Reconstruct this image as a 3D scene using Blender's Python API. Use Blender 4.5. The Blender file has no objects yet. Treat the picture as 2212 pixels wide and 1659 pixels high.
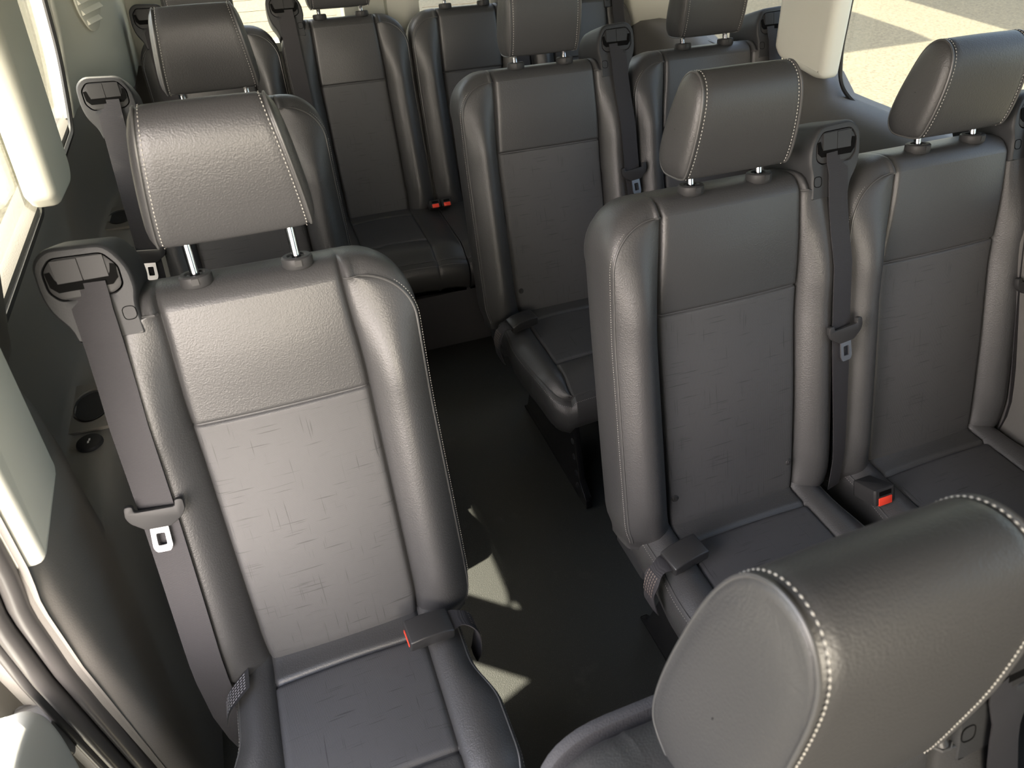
import bpy, math, random
from mathutils import Vector, Matrix

random.seed(7)
SC = bpy.context.scene
COL = SC.collection
PI = math.pi
RECL = 0.34973          # recline of the backrests (20 degrees)

# ------------------------------------------------------------------ camera
cam_d = bpy.data.cameras.new('camera')
cam = bpy.data.objects.new('camera', cam_d)
COL.objects.link(cam)
cam_d.sensor_fit = 'HORIZONTAL'
cam_d.sensor_width = 36.0
cam_d.lens = 36.0 * 1470.81 / 2212.0
cam_d.clip_start = 0.02
cam_d.clip_end = 200
cam_d.dof.use_dof = True
cam_d.dof.focus_distance = 1.45
cam_d.dof.aperture_fstop = 9.0
_R = ((0.93443415, -0.35598476, -0.0103759),
      (-0.23386564, -0.59138667, -0.77173095),
      (0.26858829, 0.72355833, -0.63586451))
cam.matrix_world = Matrix(((_R[0][0], -_R[1][0], -_R[2][0], -0.1964),
                           (_R[0][1], -_R[1][1], -_R[2][1], -0.6913),
                           (_R[0][2], -_R[1][2], -_R[2][2], 1.4673),
                           (0, 0, 0, 1)))
SC.camera = cam

# ------------------------------------------------------------------ world, sun, exposure
SUN_DIR = Vector((-1.0, 1.0, 2.10)).normalized()       # towards the sun, high on the left
W = bpy.data.worlds.new('sky')
SC.world = W
W.use_nodes = True
wn, wl = W.node_tree.nodes, W.node_tree.links
wn.clear()
w_out = wn.new('ShaderNodeOutputWorld')
w_bg = wn.new('ShaderNodeBackground')
w_sky = wn.new('ShaderNodeTexSky')
w_sky.sky_type = 'NISHITA'
w_sky.sun_disc = False
w_sky.sun_elevation = math.asin(SUN_DIR.z)
w_sky.sun_rotation = math.atan2(SUN_DIR.x, SUN_DIR.y)
w_sky.air_density = 1.2
w_sky.dust_density = 2.5
w_hs = wn.new('ShaderNodeHueSaturation')
w_hs.inputs['Saturation'].default_value = 0.85
wl.new(w_sky.outputs[0], w_hs.inputs['Color'])
# added sky glow shaped as cloud, low ahead-left, to brighten the nearest seat
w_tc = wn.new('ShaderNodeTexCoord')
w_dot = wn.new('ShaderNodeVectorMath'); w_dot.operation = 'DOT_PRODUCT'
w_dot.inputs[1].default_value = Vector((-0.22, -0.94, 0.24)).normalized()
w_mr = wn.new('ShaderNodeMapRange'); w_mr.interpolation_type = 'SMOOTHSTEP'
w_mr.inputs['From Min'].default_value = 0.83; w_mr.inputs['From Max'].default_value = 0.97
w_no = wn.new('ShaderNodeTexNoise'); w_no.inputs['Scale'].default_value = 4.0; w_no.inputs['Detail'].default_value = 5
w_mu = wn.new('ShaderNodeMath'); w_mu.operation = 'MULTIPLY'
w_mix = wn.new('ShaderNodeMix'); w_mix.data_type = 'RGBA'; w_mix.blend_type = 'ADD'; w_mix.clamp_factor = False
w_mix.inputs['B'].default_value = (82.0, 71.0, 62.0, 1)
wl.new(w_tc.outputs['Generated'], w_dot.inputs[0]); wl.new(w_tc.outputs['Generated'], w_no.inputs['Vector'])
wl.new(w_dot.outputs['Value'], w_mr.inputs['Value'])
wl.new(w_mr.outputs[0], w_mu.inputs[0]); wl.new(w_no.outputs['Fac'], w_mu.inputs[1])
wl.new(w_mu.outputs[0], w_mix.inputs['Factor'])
# and a second, smaller added glow to the left, brightening left-facing sides
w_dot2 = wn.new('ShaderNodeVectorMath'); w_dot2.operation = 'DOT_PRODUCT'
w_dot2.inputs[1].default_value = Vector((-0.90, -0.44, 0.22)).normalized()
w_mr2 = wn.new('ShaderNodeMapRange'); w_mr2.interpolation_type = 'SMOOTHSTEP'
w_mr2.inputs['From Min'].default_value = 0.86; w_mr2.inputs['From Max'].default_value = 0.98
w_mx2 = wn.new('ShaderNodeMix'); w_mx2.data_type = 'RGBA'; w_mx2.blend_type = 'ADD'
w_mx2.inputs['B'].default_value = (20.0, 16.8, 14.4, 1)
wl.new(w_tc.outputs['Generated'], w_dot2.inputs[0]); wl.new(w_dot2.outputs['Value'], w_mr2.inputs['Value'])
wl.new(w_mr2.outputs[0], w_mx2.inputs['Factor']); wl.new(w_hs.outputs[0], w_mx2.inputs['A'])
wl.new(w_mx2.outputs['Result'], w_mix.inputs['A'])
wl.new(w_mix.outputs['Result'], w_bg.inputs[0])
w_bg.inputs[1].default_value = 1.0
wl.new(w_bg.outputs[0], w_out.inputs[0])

sun_d = bpy.data.lights.new('sun', 'SUN')
sun_d.energy = 30.0
sun_d.angle = math.radians(0.6)
sun_d.color = (1.0, 0.93, 0.80)
sun = bpy.data.objects.new('sun', sun_d)
COL.objects.link(sun)
sun.rotation_euler = SUN_DIR.to_track_quat('Z', 'Y').to_euler()

SC.view_settings.view_transform = 'Standard'
SC.view_settings.look = 'None'
SC.view_settings.gamma = 1.0
SC.view_settings.use_curve_mapping = False
SC.view_settings.exposure = 0.0
SC.cycles.max_bounces = 10
SC.cycles.diffuse_bounces = 6
SC.cycles.transparent_max_bounces = 16
SC.cycles.sample_clamp_indirect = 6.0
SC.cycles.use_denoising = True

# ------------------------------------------------------------------ materials
def new_mat(name):
    m = bpy.data.materials.new(name)
    m.use_nodes = True
    b = m.node_tree.nodes['Principled BSDF']
    return m, m.node_tree.nodes, m.node_tree.links, b

def simple(name, col, rough=0.5, metal=0.0, spec=0.5, bump=None):
    m, n, l, b = new_mat(name)
    b.inputs['Base Color'].default_value = (*col, 1)
    b.inputs['Roughness'].default_value = rough
    b.inputs['Metallic'].default_value = metal
    b.inputs['Specular IOR Level'].default_value = spec
    if bump:
        sc, st = bump
        tc = n.new('ShaderNodeTexCoord'); no = n.new('ShaderNodeTexNoise'); bu = n.new('ShaderNodeBump')
        no.inputs['Scale'].default_value = sc
        no.inputs['Detail'].default_value = 3
        bu.inputs['Strength'].default_value = st
        bu.inputs['Distance'].default_value = 0.001
        l.new(tc.outputs['Object'], no.inputs['Vector'])
        l.new(no.outputs['Fac'], bu.inputs['Height'])
        l.new(bu.outputs[0], b.inputs['Normal'])
    return m

def leather_mat(name, col, rough):
    m, n, l, b = new_mat(name)
    tc = n.new('ShaderNodeTexCoord')
    vo = n.new('ShaderNodeTexVoronoi'); vo.feature = 'SMOOTH_F1'
    vo.inputs['Scale'].default_value = 520
    no = n.new('ShaderNodeTexNoise'); no.inputs['Scale'].default_value = 9; no.inputs['Detail'].default_value = 4
    n2 = n.new('ShaderNodeTexNoise'); n2.inputs['Scale'].default_value = 300; n2.inputs['Detail'].default_value = 2
    mr = n.new('ShaderNodeMapRange')
    mr.inputs['To Min'].default_value = rough - 0.03; mr.inputs['To Max'].default_value = rough + 0.04
    ad = n.new('ShaderNodeMath'); ad.operation = 'ADD'
    bu = n.new('ShaderNodeBump'); bu.inputs['Strength'].default_value = 0.32; bu.inputs['Distance'].default_value = 0.0008
    l.new(tc.outputs['Object'], vo.inputs['Vector']); l.new(tc.outputs['Object'], no.inputs['Vector']); l.new(tc.outputs['Object'], n2.inputs['Vector'])
    l.new(no.outputs['Fac'], mr.inputs['Value']); l.new(mr.outputs[0], b.inputs['Roughness'])
    l.new(vo.outputs['Distance'], ad.inputs[0]); l.new(n2.outputs['Fac'], ad.inputs[1])
    l.new(ad.outputs[0], bu.inputs['Height']); l.new(bu.outputs[0], b.inputs['Normal'])
    b.inputs['Base Color'].default_value = (*col, 1)
    b.inputs['Specular IOR Level'].default_value = 0.55
    return m

def fabric_mat(name, col, dark, flat=False):
    """woven vinyl insert: fine weave with broken dark crosshatch threads"""
    m, n, l, b = new_mat(name)
    tc0 = n.new('ShaderNodeTexCoord')
    sx_ = n.new('ShaderNodeSeparateXYZ'); cx_ = n.new('ShaderNodeCombineXYZ')
    l.new(tc0.outputs['Object'], sx_.inputs[0]); l.new(sx_.outputs['X'], cx_.inputs['X'])
    l.new(sx_.outputs['Y' if flat else 'Z'], cx_.inputs['Z'])
    class _T: outputs = {'Object': cx_.outputs[0]}
    tc = _T()
    def streak(sx, sz, thr):
        mp = n.new('ShaderNodeMapping'); mp.inputs['Scale'].default_value = (sx, sx * 0 + (sz if sx < sz else sx) * 0.12, sz)
        no = n.new('ShaderNodeTexNoise'); no.inputs['Scale'].default_value = 1.0; no.inputs['Detail'].default_value = 1.5
        cr = n.new('ShaderNodeMapRange'); cr.inputs['From Min'].default_value = thr; cr.inputs['From Max'].default_value = thr + 0.07
        l.new(tc.outputs['Object'], mp.inputs['Vector']); l.new(mp.outputs[0], no.inputs['Vector']); l.new(no.outputs['Fac'], cr.inputs['Value'])
        return cr.outputs[0]
    a = streak(14, 330, 0.645)
    c = streak(330, 14, 0.66)
    # seat cushions lie flat: their second axis is y, so add a streak set along y as well
    mx = n.new('ShaderNodeMath'); mx.operation = 'MAXIMUM'
    l.new(a, mx.inputs[0]); l.new(c, mx.inputs[1])
    ramp = n.new('ShaderNodeMix'); ramp.data_type = 'RGBA'
    ramp.inputs['A'].default_value = (*col, 1); ramp.inputs['B'].default_value = (*dark, 1)
    l.new(mx.outputs[0], ramp.inputs['Factor'])
    l.new(ramp.outputs['Result'], b.inputs['Base Color'])
    wv = n.new('ShaderNodeTexWave'); wv.inputs['Scale'].default_value = 210; wv.bands_direction = 'Z'
    wx = n.new('ShaderNodeTexWave'); wx.inputs['Scale'].default_value = 210; wx.bands_direction = 'X'
    ad = n.new('ShaderNodeMath'); ad.operation = 'ADD'
    l.new(tc.outputs['Object'], wv.inputs['Vector']); l.new(tc.outputs['Object'], wx.inputs['Vector'])
    l.new(wv.outputs['Fac'], ad.inputs[0]); l.new(wx.outputs['Fac'], ad.inputs[1])
    sb = n.new('ShaderNodeMath'); sb.operation = 'SUBTRACT'
    m4 = n.new('ShaderNodeMath'); m4.operation = 'MULTIPLY'; m4.inputs[1].default_value = 0.35
    l.new(mx.outputs[0], m4.inputs[0])
    l.new(ad.outputs[0], sb.inputs[0]); l.new(m4.outputs[0], sb.inputs[1])
    bu = n.new('ShaderNodeBump'); bu.inputs['Strength'].default_value = 0.3; bu.inputs['Distance'].default_value = 0.0006
    l.new(sb.outputs[0], bu.inputs['Height']); l.new(bu.outputs[0], b.inputs['Normal'])
    b.inputs['Roughness'].default_value = 0.52
    b.inputs['Specular IOR Level'].default_value = 0.5
    return m

def webbing_mat():
    m, n, l, b = new_mat('belt_webbing')
    tc = n.new('ShaderNodeTexCoord')
    wv = n.new('ShaderNodeTexWave'); wv.inputs['Scale'].default_value = 190; wv.bands_direction = 'Z'
    wv.inputs['Distortion'].default_value = 1.0
    bu = n.new('ShaderNodeBump'); bu.inputs['Strength'].default_value = 0.35; bu.inputs['Distance'].default_value = 0.0008
    l.new(tc.outputs['Object'], wv.inputs['Vector']); l.new(wv.outputs['Fac'], bu.inputs['Height']); l.new(bu.outputs[0], b.inputs['Normal'])
    b.inputs['Base Color'].default_value = (0.034, 0.033, 0.036, 1)
    b.inputs['Roughness'].default_value = 0.65
    b.inputs['Specular IOR Level'].default_value = 0.2
    return m

def floor_mat():
    m, n, l, b = new_mat('floor_vinyl')
    tc = n.new('ShaderNodeTexCoord')
    no = n.new('ShaderNodeTexNoise'); no.inputs['Scale'].default_value = 420; no.inputs['Detail'].default_value = 4
    n2 = n.new('ShaderNodeTexNoise'); n2.inputs['Scale'].default_value = 7; n2.inputs['Detail'].default_value = 8; n2.inputs['Roughness'].default_value = 0.7
    r1 = n.new('ShaderNodeMapRange'); r1.inputs['From Min'].default_value = 0.6; r1.inputs['From Max'].default_value = 0.78
    r2 = n.new('ShaderNodeMapRange'); r2.inputs['From Min'].default_value = 0.6; r2.inputs['From Max'].default_value = 0.8; r2.inputs['To Max'].default_value = 0.35
    l.new(tc.outputs['Object'], no.inputs['Vector']); l.new(tc.outputs['Object'], n2.inputs['Vector'])
    l.new(no.outputs['Fac'], r1.inputs['Value']); l.new(n2.outputs['Fac'], r2.inputs['Value'])
    m1 = n.new('ShaderNodeMix'); m1.data_type = 'RGBA'
    m1.inputs['A'].default_value = (0.026, 0.027, 0.025, 1); m1.inputs['B'].default_value = (0.09, 0.09, 0.08, 1)
    m2 = n.new('ShaderNodeMix'); m2.data_type = 'RGBA'; m2.inputs['B'].default_value = (0.11, 0.105, 0.095, 1)
    l.new(r1.outputs[0], m1.inputs['Factor']); l.new(m1.outputs['Result'], m2.inputs['A']); l.new(r2.outputs[0], m2.inputs['Factor'])
    l.new(m2.outputs['Result'], b.inputs['Base Color'])
    bu = n.new('ShaderNodeBump'); bu.inputs['Strength'].default_value = 0.6; bu.inputs['Distance'].default_value = 0.001
    l.new(no.outputs['Fac'], bu.inputs['Height']); l.new(bu.outputs[0], b.inputs['Normal'])
    b.inputs['Roughness'].default_value = 0.5
    return m

def asphalt_mat():
    m, n, l, b = new_mat('asphalt')
    tc = n.new('ShaderNodeTexCoord')
    no = n.new('ShaderNodeTexNoise'); no.inputs['Scale'].default_value = 28; no.inputs['Detail'].default_value = 6; no.inputs['Roughness'].default_value = 0.8
    cr = n.new('ShaderNodeValToRGB')
    cr.color_ramp.elements[0].position = 0.36; cr.color_ramp.elements[0].color = (0.062, 0.056, 0.038, 1)
    cr.color_ramp.elements[1].position = 0.60; cr.color_ramp.elements[1].color = (0.155, 0.143, 0.100, 1)
    l.new(tc.outputs['Object'], no.inputs['Vector']); l.new(no.outputs['Fac'], cr.inputs[0]); l.new(cr.outputs[0], b.inputs['Base Color'])
    bu = n.new('ShaderNodeBump'); bu.inputs['Strength'].default_value = 0.5; bu.inputs['Distance'].default_value = 0.01
    l.new(no.outputs['Fac'], bu.inputs['Height']); l.new(bu.outputs[0], b.inputs['Normal'])
    b.inputs['Roughness'].default_value = 0.9
    return m

def glass_mat(name, tint, lines=False):
    m, n, l, b = new_mat(name)
    n.remove(b)
    out = n['Material Output']
    tr = n.new('ShaderNodeBsdfTransparent'); tr.inputs[0].default_value = (*tint, 1)
    gl = n.new('ShaderNodeBsdfGlossy'); gl.inputs['Roughness'].default_value = 0.02
    lw_ = n.new('ShaderNodeLayerWeight'); lw_.inputs['Blend'].default_value = 0.5
    pw = n.new('ShaderNodeMath'); pw.operation = 'POWER'; pw.inputs[1].default_value = 5.0
    ma = n.new('ShaderNodeMath'); ma.operation = 'MULTIPLY_ADD'; ma.inputs[1].default_value = 0.9; ma.inputs[2].default_value = 0.03
    l.new(lw_.outputs['Facing'], pw.inputs[0]); l.new(pw.outputs[0], ma.inputs[0])
    mx = n.new('ShaderNodeMixShader')
    l.new(ma.outputs[0], mx.inputs[0]); l.new(tr.outputs[0], mx.inputs[1]); l.new(gl.outputs[0], mx.inputs[2])
    l.new(mx.outputs[0], out.inputs[0])
    return m

def redmat():
    return simple('buckle_red', (0.85, 0.06, 0.03), 0.4)

M = {
    'leather': leather_mat('charcoal_leather', (0.040, 0.040, 0.041), 0.43),
    'fabric': fabric_mat('charcoal_woven_insert', (0.058, 0.058, 0.060), (0.030, 0.030, 0.032)),
    'plastic': simple('black_plastic', (0.028, 0.029, 0.031), 0.55, spec=0.35, bump=(700, 0.25)),
    'plastic_smooth': simple('dark_grey_plastic', (0.028, 0.028, 0.029), 0.5, spec=0.25, bump=(300, 0.05)),
    'black': simple('black_recess', (0.004, 0.004, 0.004), 0.8, spec=0.05),
    'gloss_black': simple('painted_black_steel', (0.012, 0.012, 0.013), 0.22),
    'chrome': simple('chrome', (0.50, 0.51, 0.54), 0.14, 1.0),
    'steel': simple('latch_steel', (0.75, 0.76, 0.80), 0.33, 1.0),
    'thread': simple('light_grey_thread', (0.40, 0.39, 0.36), 0.8),
    'piping': simple('leather_piping', (0.060, 0.060, 0.060), 0.38),
    'fabric_flat': fabric_mat('charcoal_woven_cushion', (0.048, 0.048, 0.051), (0.022, 0.022, 0.024), True),
    'webbing': webbing_mat(),
    'red': redmat(),
    'carpet': simple('charcoal_carpet', (0.045, 0.045, 0.050), 0.95, bump=(500, 0.9)),
    'floor': floor_mat(),
    'asphalt': asphalt_mat(),
    'cream': simple('cream_trim', (0.60, 0.60, 0.53), 0.65, bump=(600, 0.1)),
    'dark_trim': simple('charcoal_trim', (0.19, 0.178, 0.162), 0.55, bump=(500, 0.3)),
    'right_trim': simple('charcoal_trim_shaded', (0.095, 0.092, 0.088), 0.5, bump=(500, 0.3)),  # same charcoal trim, darkened in colour to offset the light on the right wall
    'rubber': simple('black_rubber', (0.012, 0.012, 0.012), 0.5),
    'seal': simple('door_seal_rubber', (0.055, 0.052, 0.050), 0.3),
    'glass': glass_mat('tinted_glass', (0.80, 0.80, 0.76)),
    'label': simple('bar_tack_thread', (0.13, 0.105, 0.09), 0.7),
    'black_plastic2': simple('buckle_black', (0.022, 0.022, 0.023), 0.38),
    'print': simple('label_print', (0.30, 0.30, 0.31), 0.7),
    'body': simple('light_body_paint', (0.62, 0.62, 0.60), 0.3),
    'roof': simple('grey_headliner', (0.42, 0.41, 0.38), 0.9),
    'wall_ext': simple('grey_render', (0.4, 0.38, 0.34), 0.9),
    'white': simple('white_print', (0.8, 0.8, 0.8), 0.6),
    'defrost': simple('defroster_line', (0.22, 0.15, 0.08), 0.6),
}

# ------------------------------------------------------------------ mesh helpers
class MB:
    def __init__(s):
        s.v = []; s.f = []
    def add(s, verts, faces):
        b = len(s.v)
        s.v.extend(tuple(p) for p in verts)
        s.f.extend(tuple(i + b for i in f) for f in faces)
        return s
    def grid(s, rows, close_u=False, close_v=False):
        nr, nc = len(rows), len(rows[0])
        fs = []
        for i in range(nr - 1 + (1 if close_v else 0)):
            for j in range(nc - 1 + (1 if close_u else 0)):
                i2, j2 = (i + 1) % nr, (j + 1) % nc
                fs.append((i * nc + j, i * nc + j2, i2 * nc + j2, i2 * nc + j))
        s.add([p for r in rows for p in r], fs)
        return s
    def box(s, x0, x1, y0, y1, z0, z1):
        v = [(x, y, z) for x in (x0, x1) for y in (y0, y1) for z in (z0, z1)]
        s.add(v, [(0, 1, 3, 2), (4, 6, 7, 5), (0, 4, 5, 1), (2, 3, 7, 6), (0, 2, 6, 4), (1, 5, 7, 3)])
        return s
    def tube(s, pts, r, n=8, cap=True, closed=False):
        pts = [Vector(p) for p in pts]
        rows = []
        N = len(pts)
        up = Vector((0, 0, 1))
        prev = None
        for i, p in enumerate(pts):
            if closed:
                t = pts[(i + 1) % N] - pts[i - 1]
            else:
                t = pts[min(i + 1, N - 1)] - pts[max(i - 1, 0)]
            t.normalize()
            if prev is None:
                a = t.cross(up)
                if a.length < 1e-3: a = t.cross(Vector((1, 0, 0)))
            else:
                a = prev - t * prev.dot(t)
                if a.length < 1e-6: a = t.cross(up)
            a.normalize(); prev = a
            b = t.cross(a)
            rr = r[i] if isinstance(r, (list, tuple)) else r
            rows.append([p + a * math.cos(2 * PI * k / n) * rr + b * math.sin(2 * PI * k / n) * rr for k in range(n)])
        s.grid(rows, close_u=True, close_v=closed)
        if cap and not closed:
            b0 = len(s.v) - n * N
            s.f.append(tuple(b0 + k for k in range(n))[::-1])
            s.f.append(tuple(b0 + (N - 1) * n + k for k in range(n)))
        return s
    def lathe(s, prof, c=(0, 0, 0), n=24, axis='z'):
        rows = []
        for (r, z) in prof:
            row = []
            for k in range(n):
                x, y = r * math.cos(2 * PI * k / n), r * math.sin(2 * PI * k / n)
                if axis == 'z': row.append((c[0] + x, c[1] + y, c[2] + z))
                else: row.append((c[0] + x, c[1] + z, c[2] - y))
            rows.append(row)
        s.grid(rows, close_u=True)
        return s
    def prism(s, poly, d0, d1, mapf):
        """poly: 2D points; d0,d1 depths; mapf(a,b,d)->xyz"""
        n = len(poly)
        v = [mapf(a, b, d0) for a, b in poly] + [mapf(a, b, d1) for a, b in poly]
        f = [tuple(range(n))[::-1], tuple(range(n, 2 * n))] + [(i, (i + 1) % n, n + (i + 1) % n, n + i) for i in range(n)]
        s.add(v, f)
        return s

def build(name, mb, mat, parent=None, smooth=True, angle=40, bevel=0.0, bseg=2, loc=None, rot=None, merge=0.0):
    me = bpy.data.meshes.new(name)
    me.from_pydata([tuple(p) for p in mb.v], [], mb.f)
    if merge or bevel:
        import bmesh
        bm = bmesh.new(); bm.from_mesh(me)
        if merge: bmesh.ops.remove_doubles(bm, verts=bm.verts, dist=merge)
        bmesh.ops.recalc_face_normals(bm, faces=bm.faces)
        if bevel:
            es = [e for e in bm.edges if len(e.link_faces) == 2 and e.calc_face_angle(0) > math.radians(28)]
            bmesh.ops.bevel(bm, geom=es, offset=bevel, segments=bseg, affect='EDGES', profile=0.5)
        bm.to_mesh(me); bm.free()
    me.materials.append(mat)
    if smooth:
        me.polygons.foreach_set('use_smooth', [True] * len(me.polygons))
        me.set_sharp_from_angle(angle=math.radians(angle))
    me.validate()
    me.update()
    o = bpy.data.objects.new(name, me)
    COL.objects.link(o)
    if parent is not None: o.parent = parent
    if loc is not None: o.location = loc
    if rot is not None: o.rotation_euler = rot
    return o

def recalc(o):
    import bmesh
    bm = bmesh.new(); bm.from_mesh(o.data)
    bmesh.ops.recalc_face_normals(bm, faces=bm.faces)
    bm.to_mesh(o.data); bm.free()

def root(name, label, cat, loc=(0, 0, 0), group=None):
    o = bpy.data.objects.new(name, None); COL.objects.link(o)
    o.empty_display_size = 0.1
    o.location = loc
    o['label'] = label; o['category'] = cat
    if group: o['group'] = group
    return o

def tag(o, label, cat, group=None, kind=None):
    o['label'] = label; o['category'] = cat
    if group: o['group'] = group
    if kind: o['kind'] = kind
    return o

def struct(o):
    o['kind'] = 'structure'
    return o

def smooth(a, b, x):
    t = max(0.0, min(1.0, (x - a) / (b - a)))
    return t * t * (3 - 2 * t)

def rpoly(pts, rad, seg=5):
    """2D polygon with rounded corners; rad scalar or list"""
    out = []
    n = len(pts)
    for i in range(n):
        p0, p1, p2 = Vector(pts[i - 1]), Vector(pts[i]), Vector(pts[(i + 1) % n])
        r = rad[i] if isinstance(rad, (list, tuple)) else rad
        d0, d1 = (p0 - p1), (p2 - p1)
        r = min(r, d0.length * 0.48, d1.length * 0.48)
        if r < 1e-5:
            out.append(tuple(p1)); continue
        a = p1 + d0.normalized() * r; b = p1 + d1.normalized() * r
        for k in range(seg + 1):
            t = k / seg
            q = a * (1 - t) ** 2 + p1 * 2 * t * (1 - t) + b * t * t
            out.append(tuple(q))
    return out

def catmull(pts, n, closed=False):
    P = [Vector(p) for p in pts]
    out = []
    N = len(P)
    segs = N if closed else N - 1
    for i in range(segs):
        if closed: a, b, c, d = P[i - 1], P[i], P[(i + 1) % N], P[(i + 2) % N]
        else: a, b, c, d = P[max(i - 1, 0)], P[i], P[i + 1], P[min(i + 2, N - 1)]
        for k in range(n):
            t = k / n
            out.append(0.5 * ((2 * b) + (c - a) * t + (2 * a - 5 * b + 4 * c - d) * t * t + (3 * b - a - 3 * c + d) * t ** 3))
    if not closed: out.append(P[-1])
    return out

def resample(pts, step):
    P = [Vector(p) for p in pts]
    out = [P[0].copy()]
    acc = 0.0
    for i in range(1, len(P)):
        a, b = P[i - 1], P[i]
        L = (b - a).length
        if L < 1e-9: continue
        t = step - acc
        while t <= L:
            out.append(a.lerp(b, t / L)); t += step
        acc = L - (t - step)
    return out

def stitches(mb, pts, step=0.0048, ln=0.0032, r=0.0007):
    q = resample(pts, step)
    for i in range(len(q) - 1):
        t = (q[i + 1] - q[i]).normalized()
        a = t.cross(Vector((0.31, 0.9, 0.3))).normalized(); b = t.cross(a)
        c = q[i]
        e0, e1 = c - t * ln / 2, c + t * ln / 2
        v = [e0, c + a * r, c + b * r, c - a * r, c - b * r, e1]
        mb.add(v, [(0, 2, 1), (0, 3, 2), (0, 4, 3), (0, 1, 4), (5, 1, 2), (5, 2, 3), (5, 3, 4), (5, 4, 1)])

# ------------------------------------------------------------------ seat parts
# local backrest frame: x = sideways, -y = forward of the panel plane, z = height along the recline
CLS = {'S': dict(w=0.1285, W=0.217), 'D': dict(w=0.1475, W=0.2305), 'R': dict(w=0.1105, W=0.1985)}
TOPH = 0.598

def D0(h):
    return 0.021 * smooth(0.36, 0.60, h) + 0.010 * smooth(0.10, -0.05, h) * 0

class Back:
    def __init__(s, c):
        s.w0, s.W0 = CLS[c]['w'], CLS[c]['W']
    def W(s, h):
        Rc = 0.078
        a = s.W0 + 0.004 * smooth(0.45, 0.0, h)
        if h > TOPH - Rc:
            q = (h - (TOPH - Rc)) / Rc
            a -= Rc * (1 - math.sqrt(max(0.0, 1 - q * q)))
        if h < 0.03:
            a -= 0.012 * smooth(0.03, -0.03, h)
        return a
    def w(s, h):
        return s.w0 * (1 - 0.055 * smooth(0.44, 0.60, h) - 0.03 * smooth(0.05, -0.02, h))
    def d(s, u, h):
        w, W = s.w(h), s.W(h)
        a = abs(u)
        base = D0(h)
        gs = math.exp(-((h - 0.4284) / 0.0020) ** 2)
        if a <= w:
            e = 0.0075 * (1 - (a / w) ** 2) * (1 - 0.5 * smooth(0.5, 0.6, h))
            e += 0.004 * (1 - math.exp(-((w - a) / 0.006) ** 2)) - 0.0065 * gs
            e += 0.003 * math.exp(-((h - 0.20) / 0.12) ** 2)
            r = base + e
        else:
            q = (a - w) / max(1e-5, W - w)
            B = 0.034 * smooth(0.60, 0.42, h) * (0.55 + 0.45 * smooth(-0.03, 0.08, h)) + 0.007
            r = base + B * math.sin(PI * min(1, q)) ** 0.85 * (1 - 0.15 * q)
            r += 0.003 * q
        r -= 0.0065 * math.exp(-((a - w) / 0.0032) ** 2)
        if h < 0.0:
            r -= 0.02 * smooth(0.0, -0.035, h)
        return r
    def ringoff(s, k, nh):
        top = ((0, 0), (0.008, -0.0008), (0.019, -0.005), (0.027, -0.013), (0.032, -0.026), (0.035, -0.055), (0.033, -0.085), (0.023, -0.104), (0.004, -0.114))
        sid = ((0, 0), (0.002, -0.003), (0.0045, -0.009), (0.005, -0.020), (0.0045, -0.045), (0.003, -0.07), (0.001, -0.090), (-0.004, -0.102), (-0.014, -0.110))
        q = max(0, nh) ** 1.3
        return (top[k][0] * q + sid[k][0] * (1 - q), top[k][1] * q + sid[k][1] * (1 - q))

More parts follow.
